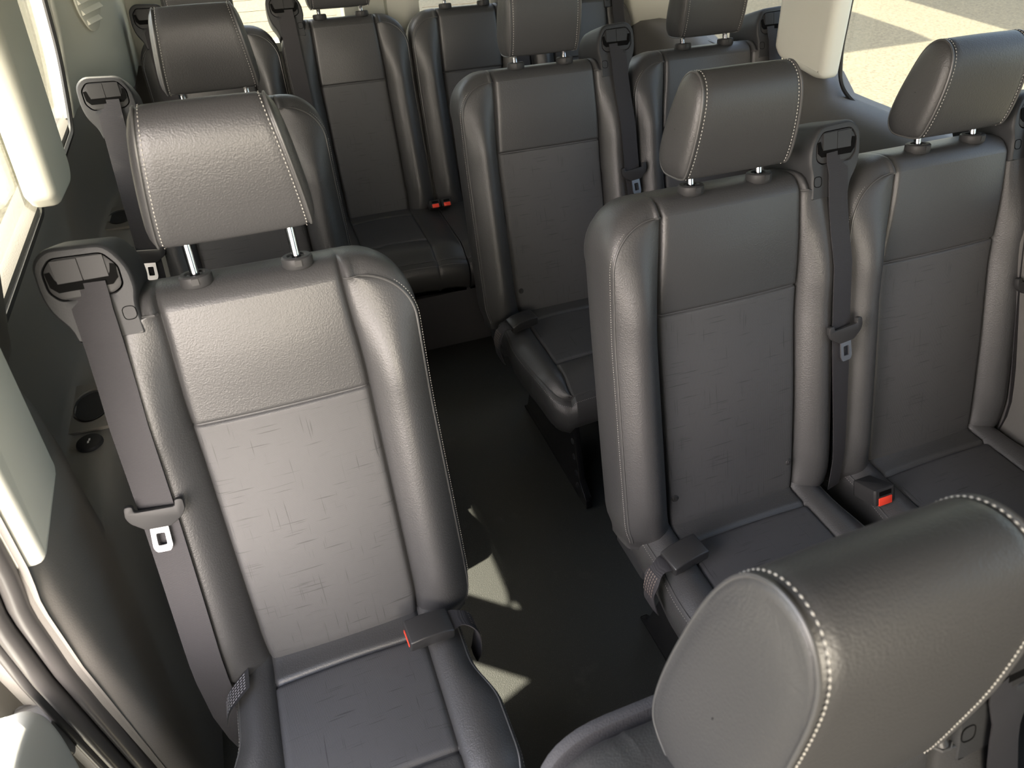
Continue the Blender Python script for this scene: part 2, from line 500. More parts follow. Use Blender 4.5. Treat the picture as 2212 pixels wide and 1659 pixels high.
def backrest_parts(c):
    B = Back(c)
    # h samples
    hs = [-0.035, -0.03, -0.022, -0.012, 0.0]
    h = 0.015
    while h < TOPH - 0.09:
        if abs(h - 0.4284) > 0.014: hs.append(h)
        h += 0.016
    hs += [0.4284 + t for t in (-0.012, -0.008, -0.005, -0.0028, -0.001, 0.001, 0.0028, 0.005, 0.008, 0.012)]
    hs += [TOPH - 0.078 * (1 - math.sin(t * PI / 2)) for t in [i / 14 for i in range(15)]]
    hs = sorted(set(round(x, 5) for x in hs))
    # u fractions: centre region (14 half) then bolster
    cf = [0, 0.1, 0.2, 0.3, 0.4, 0.5, 0.6, 0.7, 0.78, 0.85, 0.90, 0.935, 0.96, 0.98, 0.992, 1.0]
    bf = [0.03, 0.07, 0.12, 0.19, 0.27, 0.36, 0.45, 0.54, 0.63, 0.72, 0.80, 0.87, 0.93, 0.97, 1.0]
    def us(hh):
        w, Wd = B.w(hh), B.W(hh)
        pos = [f * w for f in cf] + [w + f * (Wd - w) for f in bf]
        return [-p for p in pos[::-1]] + pos[1:]
    nc = len(us(0.3)); mid = (nc - 1) // 2
    iw = len(cf) - 1
    front = [[(u, -B.d(u, hh), hh) for u in us(hh)] for hh in hs]
    parts = {'body': MB(), 'upper': MB(), 'fabric': MB()}
    def quad(key, a, b, c_, d_):
        parts[key].add([a, b, c_, d_], [(0, 1, 2, 3)])
    hf = min(range(len(hs)), key=lambda i: abs(hs[i] - 0.4284 + 0.001))
    for i in range(len(hs) - 1):
        for j in range(nc - 1):
            cen = mid - iw <= j < mid + iw
            key = 'body' if not cen else ('fabric' if i < hf + 0.5 and hs[i] < 0.4284 else 'upper')
            quad(key, front[i][j], front[i][j + 1], front[i + 1][j + 1], front[i + 1][j])
    # rim: left side up, top across, right side down
    rim = [(front[i][0], (-1, 0)) for i in range(len(hs) - 1)]
    # 2D normals
    seq = [front[i][0] for i in range(len(hs))] + [front[-1][j] for j in range(1, nc)] + [front[i][-1] for i in range(len(hs) - 2, -1, -1)]
    kinds = ['body'] * (len(hs) - 1) + [('upper' if mid - iw <= j < mid + iw else 'body') for j in range(0, nc - 1)] + ['body'] * (len(hs) - 1)
    n = len(seq)
    nor = []
    for i in range(n):
        a, b = seq[max(0, i - 2)], seq[min(n - 1, i + 2)]
        t = Vector((b[0] - a[0], b[2] - a[2]));
        t.normalize()
        nor.append(Vector((-t.y, t.x)))
    rings = []
    for k in range(9):
        r = []
        for i in range(n):
            o, dd = B.ringoff(k, nor[i].y)
            x, y, z = seq[i]
            base = D0(z)
            yy = y if k == 0 else y * (1 - k / 8) - base * (k / 8) * 0.35
            r.append((x + nor[i].x * o, yy - dd, z + nor[i].y * o))
        rings.append(r)
    for k in range(8):
        for i in range(n - 1):
            quad(kinds[i], rings[k][i], rings[k][i + 1], rings[k + 1][i + 1], rings[k + 1][i])
    # back face
    last = rings[-1]
    L = len(hs)
    for i in range(L - 1):
        a, b = last[i], last[n - 1 - i]; c2, d2 = last[i + 1], last[n - 2 - i]
        quad('body', a, c2, d2, b)
    topl = last[L - 1:L - 1 + nc]
    parts['body'].add(topl, [tuple(range(len(topl)))])
    # bottom
    bot = front[0]
    back0, back1 = rings[-1][0], rings[-1][-1]
    lft = [rings[k][0] for k in range(9)]; rgt = [rings[k][-1] for k in range(9)]
    parts['body'].add(list(bot) + rgt[1:] + lft[:0:-1], [tuple(range(nc + 16))])
    # piping path on each bolster (left and right) and stitching behind it
    pl = []
    for sgn in (0, 1):
        path = []
        idx = [i for i in range(len(hs)) if hs[i] >= -0.02]
        for i in idx:
            p = Vector(front[i][0] if sgn == 0 else front[i][-1]); path.append(p)
        row = front[-1]
        js = range(1, mid - iw + 1) if sgn == 0 else range(nc - 2, mid + iw - 1, -1)
        for j in js: path.append(Vector(row[j]))
        pl.append(path)
    return parts, pl, B

def tri_fan_fix(o):
    pass

SEATMESH = {}
def seat_meshes(c):
    """build the shared backrest meshes of one seat width"""
    if c in SEATMESH: return SEATMESH[c]
    parts, pl, B = backrest_parts(c)
    SEATMESH[c] = (parts, pl, B)
    return SEATMESH[c]

def add_backrest(rt, c, H, carpet=False):
    parts, pl, B = seat_meshes(c)
    rot = (-RECL, 0, 0); loc = (0, 0, H)
    body = build('backrest', parts['body'], M['leather'], rt, angle=50, loc=loc, rot=rot, merge=1e-5)
    up = build('upper_panel', parts['upper'], M['leather'], rt, angle=60, loc=loc, rot=rot, merge=1e-5)
    fb = build('woven_panel', parts['fabric'], M['fabric'], rt, angle=60, loc=loc, rot=rot, merge=1e-5)
    for o in (body, up, fb):
        flip_outward(o)
    fb['label'] = 'charcoal panel with fine woven crosshatch'
    for path in pl:
        pm = MB(); st = MB()
        pp = resample(path, 0.008)
        pm.tube([p + Vector((0, -0.0004, 0)) for p in pp], 0.0019, 6)
        # stitch line just outside the piping, on the gusset
        off = []
        for i, p in enumerate(pp):
            t = (pp[min(i + 1, len(pp) - 1)] - pp[max(i - 1, 0)]).normalized()
            nn = Vector((-t.z, 0, t.x))
            if nn.x * (1 if p.x > 0 else -1) < 0 and abs(nn.x) > abs(nn.z): nn = -nn
            if nn.z < 0 and abs(nn.z) >= abs(nn.x): nn = -nn
            off.append(p + nn * 0.0052 + Vector((0, 0.0032, 0)))
        stitches(st, off, 0.0044, 0.0030, 0.0006)
        build('piping', pm, M['piping'], body)
        build('stitching', st, M['thread'], body, smooth=False)
    return body, B

def flip_outward(o):
    """make an open patch's normals point away from the seat's inside"""
    import bmesh
    bm = bmesh.new(); bm.from_mesh(o.data)
    bmesh.ops.recalc_face_normals(bm, faces=bm.faces)
    s = 0.0
    c = Vector((0, 0.05, 0.3))
    for f in bm.faces:
        s += f.normal.dot(f.calc_center_median() - c) * f.calc_area()
    if s < 0: bmesh.ops.reverse_faces(bm, faces=bm.faces)
    bm.to_mesh(o.data); bm.free()

# ---- headrest -----------------------------------------------------
FRONTPROF = [(0.0, 0.0), (0.004, 0.06), (0.006, 0.136), (0.001, 0.215), (-0.012, 0.250), (-0.035, 0.266), (-0.062, 0.262), (-0.083, 0.240), (-0.098, 0.195),
             (-0.108, 0.130), (-0.114, 0.060), (-0.112, 0.010), (-0.098, -0.012), (-0.064, -0.022), (-0.030, -0.016), (-0.008, -0.008)]
# profile (forward d, up z) measured from the lower front edge, upright in the world
HPROF = [(0.0, 0.0), (0.006, 0.03), (0.008, 0.075), (0.004, 0.118), (-0.007, 0.146), (-0.027, 0.160), (-0.047, 0.156),
         (-0.063, 0.135), (-0.074, 0.088), (-0.081, 0.038), (-0.079, 0.002), (-0.062, -0.015), (-0.034, -0.014), (-0.010, -0.009)]
def add_headrest(rt, H, raise_=0.0, top=0.076, bot=0.096, hh=0.160, tilt=0.0, bulge=0.014, post_len=True, scale=1.0):
    """headrest in seat coordinates (upright), posts along the recline"""
    h0, d0 = 0.655 + raise_, 0.035
    ca, sa = math.cos(RECL), math.sin(RECL)
    y0, z0 = h0 * sa - d0 * ca, H + h0 * ca + d0 * sa
    prof = catmull([Vector((a * scale, b / 0.160 * hh, 0)) for a, b in HPROF], 6, closed=True)
    if scale > 1.3: prof = catmull([Vector((a, b, 0)) for a, b in FRONTPROF], 6, closed=True)
    ct, stt = math.cos(tilt), math.sin(tilt)
    def place(x, a, b):
        aa, bb = a * ct - b * stt, a * stt + b * ct
        return Vector((x, y0 - aa, z0 + bb))
    cen = Vector((-0.038 * scale, 0.07 / 0.16 * hh, 0))
    def xs(b):
        t = max(-0.1, min(1.05, b / hh))
        return bot + (top - bot) * (t ** 1.25 if t > 0 else 0)
    N = len(prof)
    sub = MB()
    rows = []
    K = 22
    for j in range(K + 1):
        f = -1 + 2 * j / K
        row = []
        for p in prof:
            x = xs(p.y) * f
            # slight crown across and a soft valley at the stitched edge
            q = 1.0 + 0.012 * (1 - f * f)
            e = 1 - 0.03 * math.exp(-((1 - abs(f)) / 0.03) ** 2)
            pp = cen + (p - cen) * q * e
            row.append(place(x, pp.x, pp.y))
        rows.append(row)
    sub.grid(rows, close_u=True)
    hr = build('headrest', sub, M['leather'], rt, angle=70)
    recalc(hr)
    side = None
    rings = [(0.97, -0.001), (0.985, 0.0012), (0.965, 0.0046), (0.92, bulge * 0.50), (0.84, bulge * 0.72), (0.72, bulge * 0.88), (0.56, bulge * 0.96), (0.36, bulge), (0.14, bulge), (0.01, bulge)]
    for sg in (-1, 1):
        sp = MB(); rr = []
        for (sc, dx) in rings:
            rr.append([place(sg * (xs(p.y * 1.0) * (1 if sc > 0.9 else 1) + dx), cen.x + (p.x - cen.x) * sc, cen.y + (p.y - cen.y) * sc) for p in prof])
        # x must relax to the mean inside the panel so the dome is smooth
        rr2 = []
        for (sc, dx), ring in zip(rings, rr):
            out = []
            for p, v in zip(prof, ring):
                yb = cen.y + (p.y - cen.y) * sc
                out.append(Vector((sg * (xs(yb) + dx), v.y, v.z)))
            rr2.append(out)
        sp.grid(rr2, close_u=True)
        o = build('side_panel', sp, M['leather'], hr, angle=70)
        recalc(o)
        # orient outward
        s = sum(poly.normal.x * sg for poly in o.data.polygons)
        if s < 0: o.data.flip_normals()
    for sg in (-1, 1):
        st = MB(); pi_ = MB()
        ring = []
        for p in prof:
            q = cen + (p - cen) * 1.004
            ring.append(place(sg * (xs(p.y) - 0.0035), q.x, q.y))
        stitches(st, ring + [ring[0]], 0.0054, 0.0040, 0.00085)
        ring2 = [place(sg * (xs(p.y) + 0.0028), (cen + (p - cen) * 0.985).x, (cen + (p - cen) * 0.985).y) for p in prof]
        pi_.tube(ring2, 0.0020, 6, closed=True)
        build('stitching', st, M['thread'], hr, smooth=False)
        build('piping', pi_, M['piping'], hr)
    # posts and collars
    for sg in (-1, 1):
        hb, dt = 0.622, 0.0
        p0 = Vector((sg * 0.0675, hb * sa - dt * ca, H + hb * ca + dt * sa))
        p1 = p0 + Vector((0, sa, ca)) * (0.06 + raise_)
        mb = MB(); mb.tube([p0, p0.lerp(p1, 0.5), p1], 0.0062, 14)
        o = build('headrest_post', mb, M['chrome'], hr); o['label'] = 'chrome headrest post'
        mb = MB()
        mb.lathe([(0.0066, 0.0125), (0.0085, 0.0135), (0.0118, 0.0120), (0.0135, 0.0148), (0.0190, 0.0148), (0.0212, 0.0130), (0.0217, 0.0105), (0.0217, 0.0015), (0.0200, -0.0015), (0.0150, -0.004), (0.0100, -0.010)], n=32)
        mb.box(-0.0045, 0.0045, -0.0228, -0.020, 0.004, 0.0125)
        build('post_collar', mb, M['plastic_smooth'], rt, loc=p0 + Vector((0, sa, ca)) * 0.003, rot=(-RECL * 0.6, 0, 0), angle=30)
    return hr

# ---- belt housing, webbing, tongue ---------------------------------
def bl(u, d, h, H):
    ca, sa = math.cos(RECL), math.sin(RECL)
    return Vector((u, h * sa - d * ca, H + h * ca + d * sa))

def add_belt(rt, c, side, H, B, tongue=True, low=True, du=0.0, wall_side=False, dh=0.0):
    """side=+1: housing on the viewer's right of the backrest"""
    cu = side * (B.W0 - 0.026) + du
    rot = (-RECL, 0, 0); loc = (0, 0, H)
    # housing outline in (a = outward, h); mirrored by side
    out = [(-0.050, 0.578), (-0.049, 0.620), (-0.055, 0.638), (-0.054, 0.668), (-0.036, 0.700), (0.034, 0.704), (0.052, 0.688), (0.054, 0.650), (0.049, 0.624), (0.034, 0.600), (0.030, 0.580)]
    sm = rpoly(out, [0.003, 0.012, 0.008, 0.014, 0.014, 0.012, 0.014, 0.014, 0.012, 0.008, 0.003], 4)
    mp = lambda a, b, d: (cu + side * a, -d, b + dh)
    mb = MB()
    n = len(sm)
    layers = [(0.93, 0.030), (0.965, 0.0285), (0.99, 0.025), (1.0, 0.019), (1.0, -0.02), (0.99, -0.055), (0.96, -0.085), (0.90, -0.100), (0.80, -0.106)]
    cx, cz = 0.0, 0.635
    rows = []
    for sc, d in layers:
        rows.append([mp(cx + (a - cx) * sc, cz + (b - cz) * (sc if b > 0.59 else 1 - (1 - sc) * 0.4), d) for a, b in sm])
    mb.grid(rows, close_u=True)
    b0 = len(mb.v)
    mb.f.append(tuple(range(b0 - n, b0)))
    # face: recessed bezel opening
    opening = rpoly([(-0.042, 0.644), (-0.043, 0.670), (-0.029, 0.689), (0.030, 0.691), (0.043, 0.677), (0.043, 0.650), (0.032, 0.637), (-0.030, 0.636)], 0.006, 4)
    # front cap as ring between outline and opening: use a simple fan via shared polygon bridging
    capo = rows[0]
    mo = [mp(a, b, 0.0305) for a, b in opening]
    # resample both loops to same count by angle
    def loop_at(loop, K):
        P = [Vector((p[0], p[2])) for p in loop]
        c0 = Vector((cu, 0.662 + dh))
        res = []
        for k in range(K):
            th = 2 * PI * k / K
            dr = Vector((math.cos(th), math.sin(th)))
            best = None
            for i in range(len(P)):
                a, b = P[i] - c0, P[(i + 1) % len(P)] - c0
                e = b - a
                den = dr.x * e.y - dr.y * e.x
                if abs(den) < 1e-12: continue
                t = (a.x * e.y - a.y * e.x) / den
                s = (a.x * dr.y - a.y * dr.x) / den
                if t > 0 and -1e-6 <= s <= 1 + 1e-6 and (best is None or t > best): best = t
            q = c0 + dr * (best or 0.01)
            res.append(q)
        return res
    K = 72
    A = loop_at(capo, K); O = loop_at(mo, K)
    yo = -0.030
    rws = [[(q.x, yo, q.y) for q in A], [(q.x, yo - 0.0005, q.y) for q in [a.lerp(o, 0.55) for a, o in zip(A, O)]],
           [(q.x, yo - 0.0005, q.y) for q in [a.lerp(o, 0.93) for a, o in zip(A, O)]], [(q.x, yo + 0.0012, q.y) for q in O],
           [(q.x, yo + 0.006, q.y) for q in O]]
    mb.grid(rws, close_u=True)
    hs = build('belt_housing', mb, M['plastic'], rt, angle=45, loc=loc, rot=rot, merge=1e-5)
    recalc(hs)
    # insert inside the opening
    ins = MB()
    c0 = Vector((cu, 0.662 + dh))
    sh = [c0 + (q - c0) * 0.955 for q in O]
    ins.grid([[(q.x, yo + 0.006, q.y) for q in sh], [(q.x, yo + 0.0008, q.y) for q in sh], [((c0 + (q - c0) * 0.93).x, yo, (c0 + (q - c0) * 0.93).y) for q in sh]], close_u=True)
    n0 = len(ins.v) - K
    ins.f.append(tuple(range(n0, n0 + K)))
    bz = build('belt_bezel', ins, M['plastic_smooth'], hs, angle=20)
    recalc(bz)
    # raised flap with centre seam
    flap = MB()
    for x0, x1, t0, t1 in ((-0.029, -0.0006, -0.029, -0.0006), (0.0006, 0.029, 0.0006, 0.030)):
        flap.prism([(x0, 0.659), (t0, 0.6865), (t1, 0.6875), (x1, 0.659)], 0.0295, 0.0325, mp)
    fl = build('flap', flap, M['plastic_smooth'], hs, smooth=False)
    # slot: flat U shape, dark
    slot = MB()
    ups = [(-0.040, 0.672), (-0.034, 0.674), (-0.0315, 0.6645), (-0.029, 0.6605), (0.029, 0.6605), (0.0315, 0.6645), (0.034, 0.675), (0.040, 0.674), (0.0385, 0.656), (0.031, 0.648), (-0.031, 0.648), (-0.0385, 0.655)]
    slot.prism(ups, 0.0295, 0.0312, mp)
    build('belt_slot', slot, M['black'], hs, smooth=False)
    # pressed outline below the slot on the inner side
    mk = MB()
    for pts in ([(-0.046, 0.600), (-0.030, 0.599), (-0.030, 0.617), (-0.046, 0.617)],):
        ring = rpoly(pts, 0.007, 5)
        mk.tube([Vector(mp(a, b, 0.0306)) for a, b in ring], 0.0006, 5, closed=True)
    build('cover_outline', mk, M['black'], hs)
    # webbing --------------------------------------------------------
    wd = 0.0238
    pth = []
    def dd(h, u): return max(max(B.d(max(-B.W(h), min(B.W(h), u + k * 0.006)), h) for k in range(-4, 5)), 0) + 0.0035
    u0 = cu + side * 0.0
    slope = side * (0.008 if c == 'R' else 0.030)
    hs_ = [0.655, 0.640, 0.62, 0.60, 0.57, 0.52, 0.46, 0.40, 0.345, 0.30, 0.25, 0.20, 0.15, 0.10, 0.06, 0.02, -0.02]
    for h in hs_:
        t = (0.655 - h) / 0.655
        u = u0 + slope * t * (1.0 if not wall_side else 0.55)
        if wall_side and h < 0.34: u += side * 0.004 * ((0.34 - h) / 0.34) ** 1.5
        d = 0.031 if h > 0.63 else max(0.036 * smooth(0.45, 0.64, h) + dd(h, u) * (1 - smooth(0.45, 0.64, h)), 0.020)
        pth.append((u, d, h + dh * smooth(0.3, 0.6, h)))
    if wall_side:
        pth.append((pth[-1][0] + side * 0.004, 0.010, -0.07))
        pth.append((pth[-1][0] - side * 0.002, 0.0, -0.13))
        pth.append((pth[-1][0] - side * 0.006, -0.01, -0.17))
    wb = MB(); rows = []
    for i, (u, d, h) in enumerate(pth):
        a = pth[max(0, i - 1)]; b = pth[min(len(pth) - 1, i + 1)]
        du_, dh_ = b[0] - a[0], b[2] - a[2]
        tt = math.hypot(du_, dh_); px, pz = -dh_ / tt, du_ / tt
        wdi = wd * (1 - (0.25 * smooth(0.34, 0.0, h) if True else 0))
        if wall_side: wdi = wd * (1 - 0.55 * smooth(0.0, -0.17, h))
        tilt = side * 0.004
        rows.append([(u - px * wdi, -d - tilt, h - pz * wdi), (u, -d - 0.0006, h), (u + px * wdi, -d + tilt, h + pz * wdi),
                     (u + px * wdi, -d + 0.0014 + tilt, h + pz * wdi), (u, -d + 0.001, h), (u - px * wdi, -d + 0.0014 - tilt, h - pz * wdi)])
    wb.grid(rows, close_u=True)
    wo = build('seat_belt', wb, M['webbing'], rt, angle=60, loc=loc, rot=rot)
    recalc(wo)
    if tongue:
        # tongue on the webbing at h = 0.335
        hT = 0.338
        i = min(range(len(pth)), key=lambda k: abs(pth[k][2] - hT))
        ub, db = pth[i][0], pth[i][1] + 0.004
        ang = side * 0.10
        def mt(a, b, d):
            x = a * math.cos(ang) - b * math.sin(ang); z = a * math.sin(ang) + b * math.cos(ang)
            return (ub + x, -(db + d), hT + z)
        tg = MB()
        wing = rpoly([(-0.037, 0.012), (-0.026, 0.012), (-0.026, 0.002), (0.026, 0.002), (0.026, 0.012), (0.037, 0.012), (0.038, -0.004), (0.033, -0.014), (0.016, -0.027), (-0.016, -0.027), (-0.033, -0.014), (-0.038, -0.004)], 0.004, 3)
        tg.prism(wing, 0.0, 0.009, mt)
        t_ = build('belt_tongue', tg, M['plastic_smooth'], wo, bevel=0.0014)
        mtl = MB()
        o_ = rpoly([(-0.0115, -0.024), (0.0115, -0.024), (0.0125, -0.058), (0.009, -0.066), (-0.009, -0.066), (-0.0125, -0.058)], 0.002, 2)
        i_ = rpoly([(-0.006, -0.036), (0.006, -0.036), (0.006, -0.056), (-0.006, -0.056)], 0.0015, 2)
        # ring between outer and inner by angle
        def la(P, K2, c2):
            res = []
            for k in range(K2):
                th = 2 * PI * (k + 0.5) / K2; dr = Vector((math.cos(th), math.sin(th))); best = 0.001
                for q in range(len(P)):
                    a2, b2 = Vector(P[q]) - c2, Vector(P[(q + 1) % len(P)]) - c2
                    e = b2 - a2; den = dr.x * e.y - dr.y * e.x
                    if abs(den) < 1e-12: continue
                    t = (a2.x * e.y - a2.y * e.x) / den; s2 = (a2.x * dr.y - a2.y * dr.x) / den
                    if t > 0 and -1e-6 <= s2 <= 1 + 1e-6: best = max(best, t)
                res.append(c2 + dr * best)
            return res
        c2 = Vector((0, -0.046)); K2 = 40
        Oo, Ii = la(o_, K2, c2), la(i_, K2, c2)
        mtl.grid([[mt(q.x, q.y, 0.003) for q in Ii], [mt(q.x, q.y, 0.006) for q in Ii], [mt(q.x, q.y, 0.006) for q in Oo], [mt(q.x, q.y, 0.003) for q in Oo]], close_u=True, close_v=True)
        tl = build('tongue_plate', mtl, M['steel'], wo, angle=30); recalc(tl)
        tl['label'] = 'bright chrome latch plate'
    return hs

# ---- cushion ---------------------------------------------------------
def add_cushion(rt, c, H, length=0.385):
    w = {'S': 0.124, 'D': 0.142, 'R': 0.108}[c]
    W0 = {'S': 0.206, 'D': 0.214, 'R': 0.2055}[c]
    yi0, yi1 = -0.050, -0.250
    yb, yf = 0.035, -length + 0.03
    def Wd(y):
        a = W0
        if c != 'R':
            a -= 0.024 * (1 - smooth(-0.11, -0.20, y)) if c == 'S' else 0.010 * (1 - smooth(-0.05, -0.15, y))
            if c == 'D': a -= 0.014 * smooth(-0.16, -0.34, y)
        Rc = 0.085
        if y < yf + Rc and c != 'R':
            q = (yf + Rc - y) / Rc
            a -= Rc * 0.75 * (1 - math.sqrt(max(0, 1 - q * q)))
        return a
    def z(u, y):
        a = abs(u); Wy = Wd(y)
        ww = w * (1 - 0.0)
        fr = smooth(-0.27, yf, y)
        r = -0.028 * fr * fr
        if a < ww:
            r += 0.006 * (1 - (a / ww) ** 2)
            r -= 0.006 * math.exp(-((y - yi1) / 0.004) ** 2) + 0.006 * math.exp(-((y - yi0) / 0.004) ** 2)
        else:
            q = (a - ww) / max(1e-4, Wy - ww)
            r += (0.016 if c != 'R' else 0.006) * math.sin(PI * min(1, q * 0.85)) * (1 - 0.6 * fr) - 0.014 * q * q
        r -= 0.005 * math.exp(-((a - ww) / 0.0035) ** 2) * (1 if y > yi1 - 0.1 else 1)
        r += 0.010 * smooth(-0.02, 0.03, y)
        return r
    ys = [yb]
    y = yb - 0.012
    while y > yf + 0.085:
        if min(abs(y - yi0), abs(y - yi1)) > 0.012: ys.append(y)
        y -= 0.012
    for cy in (yi0, yi1): ys += [cy + t for t in (-0.010, -0.006, -0.0035, -0.0012, 0.0012, 0.0035, 0.006, 0.010)]
    ys += [yf + 0.085 * (1 - math.sin(t * PI / 2 / 12)) for t in range(13)]
    ys = sorted(set(round(q, 5) for q in ys))          # front first
    cf = [0, 0.15, 0.3, 0.45, 0.6, 0.72, 0.82, 0.89, 0.94, 0.97, 0.99, 1.0]
    bf = [0.04, 0.1, 0.18, 0.28, 0.4, 0.52, 0.64, 0.76, 0.86, 0.93, 1.0]
    def us(y):
        W_ = Wd(y); ww = min(w, W_ - 0.012)
        pos = [f * ww for f in cf] + [ww + f * (W_ - ww) for f in bf]
        return [-p for p in pos[::-1]] + pos[1:]
    top = [[(u, yy, H + z(u, yy)) for u in us(yy)] for yy in ys]
    nc = len(top[0]); mid = (nc - 1) // 2; iw = len(cf) - 1
    P = {'c': MB(), 'f': MB()}
    for i in range(len(ys) - 1):
        for j in range(nc - 1):
            ym = (ys[i] + ys[i + 1]) / 2
            k = 'f' if (mid - iw <= j < mid + iw and yi1 < ym < yi0) else 'c'
            P[k].add([top[i][j], top[i + 1][j], top[i + 1][j + 1], top[i][j + 1]], [(0, 3, 2, 1)])
    L = len(ys)
    # rim: left side back->front, front across, right side front->back, back across
    seq = [top[i][0] for i in range(L - 1, -1, -1)] + [top[0][j] for j in range(1, nc)] + [top[i][-1] for i in range(1, L)] + [top[-1][j] for j in range(nc - 2, 0, -1)]
    n = len(seq)
    prof_f = ((0, 0), (0.010, -0.004), (0.022, -0.016), (0.030, -0.036), (0.031, -0.060), (0.024, -0.088), (0.008, -0.104), (-0.02, -0.110))
    prof_s = ((0, 0), (0.003, -0.003), (0.006, -0.012), (0.007, -0.030), (0.004, -0.060), (-0.002, -0.088), (-0.012, -0.108), (-0.03, -0.118))
    rings = []
    for k in range(8):
        r = []
        for i in range(n):
            a, b = seq[(i - 2) % n], seq[(i + 2) % n]
            t = Vector((b[0] - a[0], b[1] - a[1])).normalized()
            nn = Vector((t.y, -t.x)) * -1
            p = seq[i]
            if (Vector((p[0], p[1] + 0.17)).dot(nn)) < 0: nn = -nn
            q = max(0, -nn.y) ** 1.5
            o = prof_f[k][0] * q + prof_s[k][0] * (1 - q); dz = prof_f[k][1] * q + prof_s[k][1] * (1 - q)
            if nn.y > 0.5: o = 0
            r.append((p[0] + nn.x * o * (0.1 if c == 'R' else 1.0), p[1] + nn.y * o, p[2] + dz))
        rings.append(r)
    P['c'].grid(rings, close_u=True)
    P['c'].add(rings[-1], [tuple(range(n))])
    cu = build('seat_cushion', P['c'], M['leather'], rt, angle=50, merge=1e-5)
    recalc(cu)
    fo = build('woven_insert', P['f'], M['fabric_flat'], cu, angle=60, merge=1e-5)
    fo['label'] = 'charcoal woven insert of the seat cushion'
    st = MB(); pm = MB()
    path = [Vector(p) for p in seq[4:L + nc + L - 6]]
    pm.tube(resample([p + Vector((0, 0, 0.0)) for p in path], 0.008), 0.0019, 6)
    low = [Vector(rings[2][i]) for i in range(4, L + nc + L - 6)]
    hi = [Vector(rings[1][i]) for i in range(4, L + nc + L - 6)]
    stitches(st, [a.lerp(b, 0.5) + Vector((0, 0, 0.0)) for a, b in zip(low, hi)], 0.0050, 0.0034, 0.0006)
    build('piping', pm, M['piping'], cu)
    build('stitching', st, M['thread'], cu, smooth=False)
    return cu

def add_frame(rt, H, c, xs=(-0.125, 0.125), foot=True):
    zt = H - 0.105
    for k, x in enumerate(xs):
        mb = MB()
        poly = [(-0.330, zt), (0.03, zt), (0.03, zt - 0.05), (-0.02, zt - 0.08), (0.02, 0.03), (0.05, 0.0), (-0.42, 0.0), (-0.41, 0.03), (-0.365, 0.06), (-0.300, zt - 0.07), (-0.325, zt - 0.03)]
        inner = None
        mb.prism(rpoly(poly, 0.008, 3), x - 0.010, x + 0.010, lambda a, b, d: (d, a, b))
        leg = build('leg_frame', mb, M['gloss_black'], rt, bevel=0.003, angle=30)
        if k == 0:
            for (yy, zz) in ((-0.345, 0.075), (-0.325, 0.12), (-0.36, 0.04), (-0.31, 0.165)):
                m2 = MB(); m2.lathe([(0.0001, 0.0035), (0.004, 0.0033), (0.008, 0.002), (0.010, -0.001)], n=16)
                m2.v = [(x - 0.0100 - c_, yy + a_, zz + b_) for a_, b_, c_ in m2.v]
                build('bolt', m2, M['plastic_smooth'], leg)
    for yy in (-0.30, -0.05):
        mb = MB(); mb.box(xs[0], xs[-1], yy, yy + 0.04, zt - 0.045, zt - 0.005)
        build('cross_bar', mb, M['gloss_black'], rt, bevel=0.004)

def add_skirt(rt, H, c, ):
    W0 = {'S': 0.19, 'D': 0.2, 'R': 0.20}[c]
    mb = MB()
    mb.prism(rpoly([(-W0, 0.10), (W0, 0.10), (W0, -0.02), (-W0, -0.02)], 0.01, 3), H - 0.13, H - 0.02, lambda a, b, d: (a, b, d))
    build('rear_cover', mb, M['plastic'], rt, bevel=0.006)

